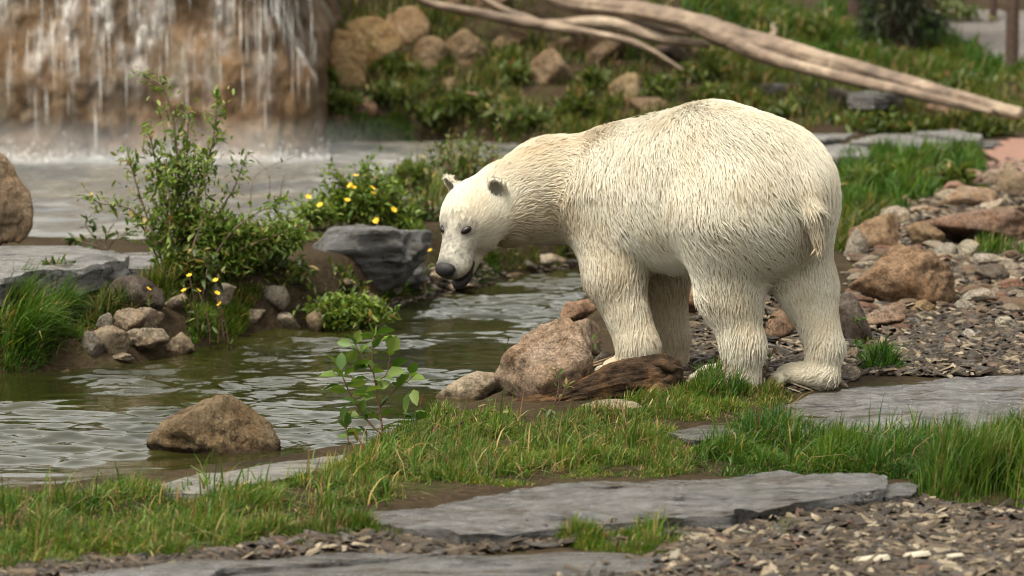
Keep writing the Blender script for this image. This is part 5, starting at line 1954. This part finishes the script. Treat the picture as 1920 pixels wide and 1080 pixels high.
def flower_plant(px, py, Y, label, r=0.02, leafy=14, group='yellow flowers on the far bank', h=None):
    top = at(px, py, Y)
    zg = max(H(top[0], top[1]), STREAM_Z)
    base = np.array((top[0] + RNG.normal(0, 0.03), top[1] + 0.03, min(zg, top[2] - 0.05)))
    e = empty('yellow_flower', base)
    tag(e, label, 'flower', group)
    mid = (base + top) / 2 + np.array((RNG.normal(0, 0.02), 0, 0))
    link('stem', tube_mesh('stem', [base, mid, top], [0.004, 0.003, 0.0025], 5, 0, 0, 3), M['redstem'], e)
    flower(e, top, r)
    n = leafy
    f = RNG.uniform(0.1, 0.8, n)[:, None]
    P = base + (top - base) * f
    leaf_mass('leaves', P, rand_dir(n, 0.3), RNG.uniform(0.03, 0.06, n), RNG.uniform(0.012, 0.022, n), pick(n, 'hill', 0), e)


def bough(pts_px):
    return [at(*p) for p in pts_px]


def shrub(name, label, cat, base_px, stems, leaf_len, leaf_w, n_single, n_mass, pal, stem_r, group=None, stem_mat='twigwood', red=0.03, blobs=(), spread=0.035, single_len=None):
    """stems: list of polylines in photo position and distance; leaves grow along them; blobs: (px, py, Y, rx, rz, n) leafy clumps"""
    b = hit(*base_px)
    e = empty(name, b)
    tag(e, label, cat, group)
    S = []
    for k, (st, r_) in enumerate(stems):
        w = bough(st)
        me = tube_mesh('stem', w, list(np.linspace(r_, r_ * 0.35, len(w))), 6, 0.1, k, 5)
        link('stem', me, M[stem_mat], e)
        W_ = np.array(w)
        seg = np.linalg.norm(np.diff(W_, axis=0), axis=1)
        S.append((W_, np.concatenate([[0], np.cumsum(seg)])))
    tot = np.array([s[1][-1] for s in S])

    def along(n, lo=0.25):
        P, D = [], []
        for k in RNG.choice(len(S), n, p=tot / tot.sum()):
            W_, L = S[k]
            tq = L[-1] * (lo + (1 - lo) * RNG.random() ** 0.8)
            p = np.array([np.interp(tq, L, W_[:, a]) for a in range(3)])
            q_ = np.array([np.interp(min(tq + 0.02, L[-1] + 0.0), L, W_[:, a]) for a in range(3)])
            d = q_ - p
            if np.linalg.norm(d) < 1e-6:
                d = W_[-1] - W_[-2]
            d = d / np.linalg.norm(d)
            P.append(p)
            D.append(d)
        return np.array(P), np.array(D)
    if n_single:
        P, D = along(n_single, 0.15)
        rd = rand_dir(n_single, 0.2)
        D2 = D * 0.7 + rd
        D2 /= np.linalg.norm(D2, axis=1, keepdims=True)
        cols = pick(n_single, pal, red)
        for k in range(n_single):
            L_ = (single_len or leaf_len) * RNG.uniform(0.7, 1.25)
            one_leaf('leaf', e, P[k] + rd[k] * 0.006, D2[k], L_, L_ * leaf_w * RNG.uniform(0.85, 1.15), cols[k])
    PP, DD = [], []
    if n_mass:
        P, D = along(n_mass, 0.2)
        P = P + RNG.normal(0, spread, P.shape) * np.array((1, 1, 0.8))
        PP.append(P)
        d = D * 0.6 + rand_dir(n_mass, 0.25)
        DD.append(d / np.linalg.norm(d, axis=1, keepdims=True))
    for (px, py, Y, rx, rz, n) in blobs:
        c_ = at(px, py, Y)
        sc = Y / FOC
        g = RNG.normal(size=(n, 3))
        g /= np.linalg.norm(g, axis=1, keepdims=True)
        rr_ = RNG.random(n)[:, None] ** 0.45 * (0.75 + 0.5 * noise(g * 2.3 + px * 0.01))[:, None]
        P = c_ + g * rr_ * np.array((rx * sc, rx * sc * 0.7, rz * sc))
        P = P[P[:, 2] > terrain_fast(P[:, 0], P[:, 1]) - 0.02]
        PP.append(P)
        d = g[:len(P)] * 0.5 + rand_dir(len(P), 0.35)
        DD.append(d / np.linalg.norm(d, axis=1, keepdims=True))
    if PP:
        P, D = np.concatenate(PP), np.concatenate(DD)
        n = len(P)
        L_ = leaf_len * RNG.uniform(0.6, 1.2, n)
        leaf_mass('foliage', P, D, L_, L_ * leaf_w * RNG.uniform(0.8, 1.2, n), pick(n, pal, red), e)
    return e


Yt = 16.9
tall = shrub('shrub', 'tall leafy willow shrub rising in front of the pool', 'shrub', (330, 600), [
    ([(330, 598, Yt), (338, 480, Yt), (335, 340, Yt), (325, 230, Yt), (305, 165, Yt), (268, 140, Yt)], 0.011),
    ([(332, 590, Yt), (345, 470, Yt), (372, 360, Yt), (398, 270, Yt), (408, 175, Yt)], 0.009),
    ([(330, 590, Yt), (312, 470, Yt), (298, 350, Yt), (285, 270, Yt), (272, 240, Yt)], 0.008),
    ([(330, 590, Yt), (300, 480, Yt - .1), (270, 390, Yt - .1), (248, 320, Yt - .1), (238, 285, Yt - .1)], 0.008),
    ([(318, 500, Yt), (285, 430, Yt), (240, 390, Yt), (190, 382, Yt), (160, 366, Yt)], 0.006),
    ([(330, 590, Yt), (350, 440, Yt + .1), (350, 330, Yt + .1), (352, 250, Yt + .1), (355, 205, Yt + .1)], 0.008),
    ([(334, 590, Yt), (370, 480, Yt + .1), (410, 400, Yt + .1), (440, 350, Yt + .1), (462, 290, Yt + .1)], 0.008),
    ([(334, 590, Yt), (390, 500, Yt - .1), (430, 440, Yt - .1), (480, 400, Yt - .1), (540, 375, Yt - .1)], 0.008),
    ([(334, 590, Yt), (380, 520, Yt), (450, 470, Yt), (520, 440, Yt), (570, 420, Yt)], 0.007),
    ([(325, 560, Yt), (300, 500, Yt), (285, 460, Yt), (270, 430, Yt), (262, 400, Yt)], 0.007),
    ([(332, 590, Yt), (320, 450, Yt - .15), (318, 380, Yt - .15), (310, 300, Yt - .15)], 0.008),
    ([(332, 590, Yt), (360, 470, Yt - .15), (385, 390, Yt - .15), (380, 300, Yt - .15)], 0.008)],
    0.048, 0.36, 290, 1700, 'bush', 0.01, red=0.05, spread=0.035, single_len=0.06,
    blobs=[(340, 430, Yt, 66, 85, 1000), (400, 440, Yt, 70, 65, 900), (320, 340, Yt, 50, 60, 350), (460, 450, Yt + .1, 80, 50, 900), (530, 440, Yt + .2, 60, 50, 600), (400, 490, Yt, 100, 45, 800), (370, 310, Yt, 45, 40, 160)])
shrub('sapling', 'low leafy sprig growing on the ledge left of the tall shrub', 'sapling', (210, 470), [
    ([(200, 470, 17.4), (180, 448, 17.4), (160, 420, 17.4), (175, 398, 17.4)], 0.005),
    ([(200, 470, 17.4), (215, 450, 17.4), (238, 434, 17.4)], 0.005),
    ([(200, 470, 17.4), (170, 458, 17.4), (130, 448, 17.4)], 0.005),
    ([(200, 470, 17.4), (196, 452, 17.4), (205, 430, 17.4)], 0.005)], 0.07, 0.42, 46, 0, 'dark', 0.005, red=0)
Yf = 19.0
shrub('flowering_bush', 'bushy green plant with yellow flowers above the slate boulder', 'bush', (700, 440), [
    ([(690, 440, Yf), (670, 390, Yf), (640, 345, Yf), (620, 320, Yf)], 0.007), ([(700, 440, Yf), (700, 380, Yf), (692, 320, Yf), (690, 300, Yf)], 0.007),
    ([(710, 440, Yf), (730, 390, Yf), (742, 350, Yf)], 0.006), ([(690, 440, Yf), (640, 410, Yf), (590, 380, Yf)], 0.006)],
    0.05, 0.4, 70, 500, 'bush', 0.006, red=0.01, spread=0.04,
    blobs=[(690, 375, Yf, 85, 60, 1500), (640, 385, Yf, 60, 45, 700), (750, 420, Yf, 55, 55, 700), (590, 400, Yf - .2, 55, 30, 450), (775, 450, Yf - .1, 28, 40, 350)])
bush = bpy.data.objects['flowering_bush']
for px, py in [(662, 352), (657, 348), (698, 353), (700, 363), (667, 330), (651, 376), (738, 394), (703, 418), (706, 414), (578, 370), (600, 385)]:
    flower(bush, at(px, py, Yf - 0.35), 0.021)
for px, py, Y, lb in [(278, 542, 16.0, 'lone yellow flower left of the shrub stems'), (355, 517, 16.2, 'yellow flower at the right of the shrub stems'), (372, 545, 16.1, 'yellow flower below the one beside the shrub stems'),
                      (345, 545, 16.25, 'half hidden orange flower behind the shrub stem'), (404, 526, 16.2, 'upper yellow flower over the lichened stone'), (407, 550, 16.1, 'largest yellow flower on the lichened stone'),
                      (412, 570, 16.1, 'lowest yellow flower in front of the lichened stone'), (806, 470, 18.2, 'yellow flower beside the eye of the bear'),
                      (598, 860, 12.35, 'tiny yellow flower on the near pale stone'), (1409, 704, 13.75, 'yellow flower between the hind legs')]:
    flower_plant(px, py, Y, lb, 0.016 if Y > 14 else 0.012, 10 if Y > 14 else 5)

# leafy masses of the far bank
for (px, py, Y, rx, rz, n, pal, lb) in [
        (560, 500, 18.3, 95, 60, 2200, 'bush', 'green undergrowth left of the slate boulder'), (470, 520, 17.2, 110, 55, 2600, 'hill', 'dark undergrowth below the tall shrub'),
        (600, 550, 17.6, 80, 50, 1800, 'hill', 'undergrowth on the bank above the upright stone'), (650, 590, 17.0, 80, 35, 1500, 'bush', 'low green plants at the far waterline'),
        (620, 500, 18.6, 45, 55, 1200, 'hill', 'dense green plants at the left side of the slate boulder'), (350, 510, 16.6, 60, 40, 1000, 'hill', 'leafy plants around the stems of the tall shrub'), (790, 430, 19.5, 40, 60, 700, 'dark', 'green undergrowth behind the face of the bear'), (870, 310, 22.5, 80, 50, 900, 'mixed', 'weedy plants at the pool edge above the head'),
        (770, 330, 21.5, 40, 28, 400, 'mixed', 'reedy tuft at the pool edge left of the head'), (150, 590, 16.6, 60, 45, 800, 'dark', 'dark green plants under the slate ledge'),
        (110, 520, 16.3, 45, 28, 500, 'hill', 'bushy leaves growing up over the slate ledge')]:
    c_ = at(px, py, Y)
    e = empty('undergrowth', (c_[0], c_[1], H(c_[0], c_[1])))
    tag(e, lb, 'plants', 'undergrowth of the far bank', 'thing')
    sc = Y / FOC
    g = RNG.normal(size=(n, 3))
    g /= np.linalg.norm(g, axis=1, keepdims=True)
    rr_ = RNG.random(n)[:, None] ** 0.5 * (0.7 + 0.6 * np.abs(noise(g * 2.1 + px * 0.013)))[:, None] * 1.25
    P = c_ + g * rr_ * np.array((rx * sc, rx * sc * 0.6, rz * sc))
    P = P[P[:, 2] > np.maximum(terrain_fast(P[:, 0], P[:, 1]), 0) - 0.01]
    L_ = RNG.uniform(0.03, 0.07, len(P))
    leaf_mass('foliage', P, rand_dir(len(P), 0.6), L_, L_ * 0.4, pick(len(P), pal, 0.05), e)
    for k in range(7):
        p1 = c_ + np.array((RNG.normal(0, rx * sc * 0.5), RNG.normal(0, rx * sc * 0.3), RNG.uniform(0, rz * sc)))
        zb_ = max(H(p1[0], p1[1]), 0)
        link('stem', tube_mesh('stem', [np.array((p1[0] * 0.6 + c_[0] * 0.4, p1[1], min(zb_, p1[2] - 0.02))), p1], [0.004, 0.002], 5, 0, 0, 2), M['twigwood'], e)

# far hillside bushes
HB = [(640, 185, 40, 22, 'bush'), (720, 175, 50, 26, 'bush'), (800, 205, 60, 28, 'bush'), (880, 180, 50, 30, 'hill'), (945, 205, 60, 30, 'hill'), (1000, 215, 50, 24, 'bush'), (1085, 195, 50, 32, 'dark'),
      (1110, 145, 30, 22, 'hill'), (960, 135, 40, 26, 'hill'), (1230, 160, 60, 32, 'dark'), (1310, 130, 60, 26, 'hill'), (735, 118, 24, 24, 'dark'), (612, 150, 22, 40, 'dark'),
      (1480, 200, 60, 25, 'bush'), (1640, 225, 60, 30, 'mixed'), (1720, 235, 50, 20, 'dark'), (1850, 242, 50, 16, 'hill'), (1340, 175, 50, 26, 'hill'),
      (1500, 40, 90, 40, 'lush'), (1640, 95, 60, 30, 'dark'), (1800, 150, 80, 30, 'lush'), (1790, 20, 60, 30, 'hill'), (1690, 320, 55, 32, 'lush'), (1780, 330, 55, 36, 'lush'), (1620, 340, 45, 34, 'hill')]
WH = ['beside the small white stone at the cliff foot', 'right of the pink stone low on the far bank', 'at the far shore below the middle boulders', 'below the rounded boulder with sloping top', 'left of the pointed boulder on the far bank', 'at the far shore above the neck of the bear', 'right of the pointed boulder above the neck', 'under the broad brown boulder', 'left of the pale boulder under the hanging branch', 'just above the saddle of the back of the bear', 'under the trunk left of the slate block', 'between the two ochre boulders', 'in the dark recess beside the cliff', 'below the slate block on the hillside', 'below the trunk right of the dark rock', 'further right under the low part of the trunk', 'at the low end of the fallen trunk', 'right of the tan boulder above the back', 'on the slope above the middle of the trunk', 'at the foot of the dark conifer', 'above the low part of the trunk at right', 'at the very top right of the conifer', 'in the middle of the bright grass behind the rump', 'at the right of the bright grass near the rocks', 'nearest the rump in the bright grass']
for k, (px, py, rx, rz, pal) in enumerate(HB):
    b = hit(px, py + rz * 0.75)
    sc = b[1] / FOC
    e = empty('hillside_bush', b)
    tag(e, 'blurred green bush ' + WH[k], 'bush', 'bushes of the far hillside')
    n = 300
    g = RNG.normal(size=(n, 3))
    g /= np.linalg.norm(g, axis=1, keepdims=True)
    rr_ = RNG.random(n)[:, None] ** 0.45 * (0.65 + 0.8 * np.abs(noise(g * 1.9 + k * 3.1)))[:, None] * 1.2
    P = b + UPZ * rz * sc * 0.4 + g * rr_ * np.array((rx * sc, rx * sc * 0.7, rz * sc * 0.8))
    P = P[P[:, 2] > terrain_fast(P[:, 0], P[:, 1])]
    L_ = RNG.uniform(0.06, 0.14, len(P))
    leaf_mass('foliage', P, rand_dir(len(P), 0.6), L_, L_ * 0.3, pick(len(P), 'meadow' if pal != 'dark' else 'hill', 0.04), e)
    link('stem', tube_mesh('stem', [b - UPZ * 0.05, b + UPZ * rz * sc * 0.6], [0.02, 0.008], 6, 0, 0, 2), M['twigwood'], e)

# ------------------------------------------------------------------ foreground sapling
Ys = 12.5
sp = empty('sapling', hit(712, 838))
tag(sp, 'young broad leaved sapling on the near bank in front of the stream', 'sapling')
ST = [([(718, 836, Ys), (715, 790, Ys), (706, 730, Ys), (698, 680, Ys), (700, 632, Ys)], 0.0048),
      ([(716, 815, Ys), (690, 790, Ys), (660, 745, Ys), (645, 712, Ys), (636, 690, Ys)], 0.004),
      ([(655, 835, Ys - .1), (650, 810, Ys - .1), (646, 790, Ys - .1)], 0.003),
      ([(704, 715, Ys), (725, 700, Ys), (732, 660, Ys)], 0.003), ([(702, 700, Ys), (680, 670, Ys), (665, 645, Ys)], 0.003),
      ([(712, 765, Ys), (740, 730, Ys), (768, 712, Ys), (775, 700, Ys)], 0.0035), ([(760, 845, Ys), (780, 790, Ys), (790, 755, Ys)], 0.003)]
for st, r_ in ST:
    link('stem', tube_mesh('stem', bough(st), list(np.linspace(r_, r_ * 0.5, len(st))), 6, 0.08, 1, 4), M['redstem'], sp)
LV = [(700, 632, -0.3, 1.0), (700, 632, 0.2, 1.0), (704, 628, 1.0, 0.35), (732, 662, 0.3, 1.0), (730, 655, 0.1, 0.9), (712, 640, 0.8, 0.3), (668, 650, -0.5, 0.8), (665, 645, 0.3, 0.8), (660, 648, -1, 0.3), (676, 664, 0.5, 0.6),
      (640, 695, 0, 1.0), (636, 690, -0.6, 0.7), (645, 705, 0.7, 0.5), (634, 705, -1, 0.1), (638, 720, -0.9, -0.3), (655, 725, 0.9, 0.4), (660, 742, 0.9, 0.2), (652, 735, -0.9, 0.2), (668, 755, -0.8, 0.3), (672, 758, 0.8, 0.4),
      (690, 690, -0.9, 0.2), (698, 700, 0.9, 0.4), (692, 712, -0.9, 0.1), (706, 728, 0.9, 0.5), (704, 740, -1, 0.3), (725, 702, 0.9, 0.3), (735, 690, 0.8, 0.6), (738, 720, 0.9, 0.1), (745, 728, 0.6, 0.8), (770, 712, 0.9, 0.2),
      (772, 705, 0.2, 1.0), (775, 730, 0.3, -1.0), (768, 735, -0.2, -1), (690, 790, -0.8, 0.4), (680, 778, 0.8, 0.3), (676, 782, -0.9, 0.1), (714, 780, 0.9, 0.5), (715, 790, -0.8, 0.4), (650, 805, -0.5, 0.9), (648, 795, 0.4, 0.9),
      (646, 790, 0, 1), (716, 810, 0.9, 0.6), (745, 830, 0.1, 1.0), (755, 838, 0.4, 0.9), (770, 800, -0.9, 0.4), (780, 790, 0.9, 0.4), (690, 820, -0.6, 0.8), (670, 830, -0.4, 0.9), (730, 835, -0.3, 1), (765, 848, 0.6, 0.8), (740, 780, 0.9, 0.2), (686, 735, 0.8, 0.3), (664, 695, 0.7, 0.6), (652, 680, 0.5, 0.8)]
for k, (px, py, dx, dz_) in enumerate(LV):
    d = np.array((dx, RNG.normal(-0.25, 0.4), dz_))
    d /= np.linalg.norm(d)
    big = (py > 825 and 735 < px < 770)
    L_ = RNG.uniform(0.058, 0.085) * (1.25 if big else 1)
    one_leaf('leaf', sp, at(px, py, Ys + RNG.normal(0, 0.04)), d, L_, L_ * RNG.uniform(0.58, 0.75), np.array([(0.08, 0.14, 0.02), (0.115, 0.175, 0.026), (0.05, 0.10, 0.016), (0.14, 0.19, 0.04)][k % 4]) * RNG.uniform(0.8, 1.15))
for k in range(34):
    st, _r = ST[RNG.integers(0, len(ST))]
    W_ = np.array(st)
    q_ = RNG.uniform(0.2, 1.0) * (len(st) - 1)
    px, py, yy_ = [np.interp(q_, np.arange(len(st)), W_[:, a]) for a in range(3)]
    d = np.array((RNG.normal(0, 0.8), RNG.normal(-0.3, 0.5), RNG.normal(0.4, 0.4)))
    d /= np.linalg.norm(d)
    L_ = RNG.uniform(0.045, 0.075)
    one_leaf('leaf', sp, at(px, py, yy_ + RNG.normal(0, 0.02)), d, L_, L_ * RNG.uniform(0.58, 0.75), np.array([(0.08, 0.14, 0.02), (0.115, 0.175, 0.026), (0.05, 0.10, 0.016)][k % 3]) * RNG.uniform(0.8, 1.15))
for px, py in [(790, 752), (788, 760)]:
    one_leaf('leaf', sp, at(px, py, Ys), np.array((0.3, -0.3, 0.9)) / 1.0, 0.035, 0.018, np.array((0.42, 0.06, 0.03)))

for base, stems, lb, n_, pal in [
        ((1045, 790), [([(1012, 828, 12.7), (1022, 790, 12.75), (1030, 770, 12.8)], 0.004), ([(1040, 760, 13.1), (1048, 720, 13.1), (1040, 690, 13.1)], 0.003), ([(1045, 760, 13.1), (1060, 730, 13.1), (1068, 712, 13.1)], 0.003)], 'small leafy sprout leaning on the driftwood log', 26, 'mixed'),
        ((940, 800), [([(920, 800, 12.8), (918, 770, 12.8), (912, 750, 12.8)], 0.003), ([(950, 810, 12.8), (955, 785, 12.8), (958, 770, 12.8)], 0.003)], 'small sprout at the thin end of the log', 16, 'mixed'),
        ((948, 700), [([(945, 700, 14.15), (950, 670, 14.15), (952, 640, 14.15)], 0.003)], 'thin leafy sprig against the pinkish boulder', 10, 'dark'),
        ((1100, 640), [([(1100, 660, 14.1), (1095, 640, 14.1), (1080, 620, 14.1)], 0.003), ([(1110, 660, 14.1), (1110, 645, 14.1), (1120, 635, 14.1)], 0.003)], 'tiny weeds on top of the stones by the foreleg', 16, 'mixed'),
        ((1425, 730), [([(1420, 725, 13.9), (1422, 670, 13.9), (1430, 620, 13.9), (1440, 590, 13.9)], 0.003), ([(1425, 725, 13.9), (1410, 690, 13.9), (1400, 665, 13.9)], 0.003), ([(1425, 725, 13.9), (1440, 690, 13.9), (1448, 660, 13.9)], 0.003)], 'spindly weed standing between the hind legs', 30, 'mixed'),
        ((1640, 690), [([(1620, 690, 14.9), (1632, 660, 14.9), (1625, 640, 14.9)], 0.004), ([(1640, 690, 14.9), (1650, 660, 14.9), (1655, 640, 14.9)], 0.004), ([(1650, 690, 14.9), (1675, 675, 14.9), (1700, 680, 14.9)], 0.004), ([(1610, 620, 15.2), (1605, 600, 15.2), (1620, 590, 15.2)], 0.003)], 'feathery green weed beside the hind paw', 60, 'fresh'),
        ((840, 330), [([(850, 345, 21), (845, 290, 21), (840, 250, 21)], 0.005), ([(880, 340, 21), (885, 280, 21), (878, 225, 21)], 0.005), ([(915, 320, 21), (925, 270, 21), (942, 190, 21)], 0.005), ([(900, 320, 21), (895, 280, 21), (905, 245, 21)], 0.005), ([(860, 340, 21), (830, 300, 21), (822, 270, 21)], 0.005)], 'thin seeding weeds standing above the head of the bear', 60, 'mixed'),
        ((500, 420), [([(520, 400, 18), (530, 340, 18), (540, 320, 18)], 0.003), ([(500, 400, 18), (505, 330, 18), (470, 290, 18)], 0.003), ([(470, 400, 18), (480, 330, 18), (560, 290, 18)], 0.003)], 'dry stalks standing against the pool right of the shrub', 6, 'mixed')]:
    shrub('weed', lb, 'weed', base, stems, 0.035 if base[1] > 500 else 0.05, 0.42, n_, 0, pal, 0.003, stem_mat='redstem', red=0.06)
print('objects', len(bpy.data.objects))


# ------------------------------------------------------------------ unseen wood on the rise, added for dark reflections in the stream
VV, FF4, FF3, CC, off = [], [], [], [], 0
for k in range(46):
    x0 = -36 + 38 * (k + RNG.uniform(0.1, 0.9)) / 46  # no trees at right, so the slabs mirror open sky
    y0 = RNG.uniform(50, 60)
    z0 = H(x0, y0)
    ht = RNG.uniform(5.2, 7.6)
    n = 300
    g = RNG.normal(size=(n, 3))
    g /= np.linalg.norm(g, axis=1, keepdims=True)
    rr_ = RNG.random(n)[:, None] ** 0.4 * (0.7 + 0.6 * np.abs(noise(g * 2 + k * 2.7)))[:, None]
    P = np.array((x0, y0, z0 + ht * 0.55)) + g * rr_ * np.array((1.7, 1.4, ht * 0.5))
    L_ = RNG.uniform(0.35, 0.8, n)
    V, F, C = leaf_arrays(P, rand_dir(n, 0.1), L_, L_ * 0.7, pick(n, 'dark', 0))
    VV.append(V)
    FF4.append(F[0] + off)
    FF3.append(F[1] + off)
    CC.append(C)
    off += len(V)
    b = np.array((x0, y0, z0))
    a = np.linspace(0, 2 * math.pi, 6, endpoint=False)
    V = np.concatenate([b + np.stack([np.cos(a) * 0.16, np.sin(a) * 0.16, 0 * a - 0.2], 1), b + np.stack([np.cos(a) * 0.05, np.sin(a) * 0.05, 0 * a + ht * 0.8], 1)])
    j = np.arange(6)
    VV.append(V)
    FF4.append(np.stack([j, (j + 1) % 6, (j + 1) % 6 + 6, j + 6], 1) + off)
    CC.append(np.tile((0.06, 0.045, 0.03), (12, 1)))
    off += 12
me = mesh_from('unseen_woodland', np.concatenate(VV), [np.concatenate(FF4), np.concatenate(FF3)])
set_col(me, np.concatenate(CC))
wd = link('unseen_woodland', me, M['leaf'])
tag(wd, 'unseen dark green wood added behind the hillside for its reflection in the stream', 'unseen_woodland', kind='stuff')
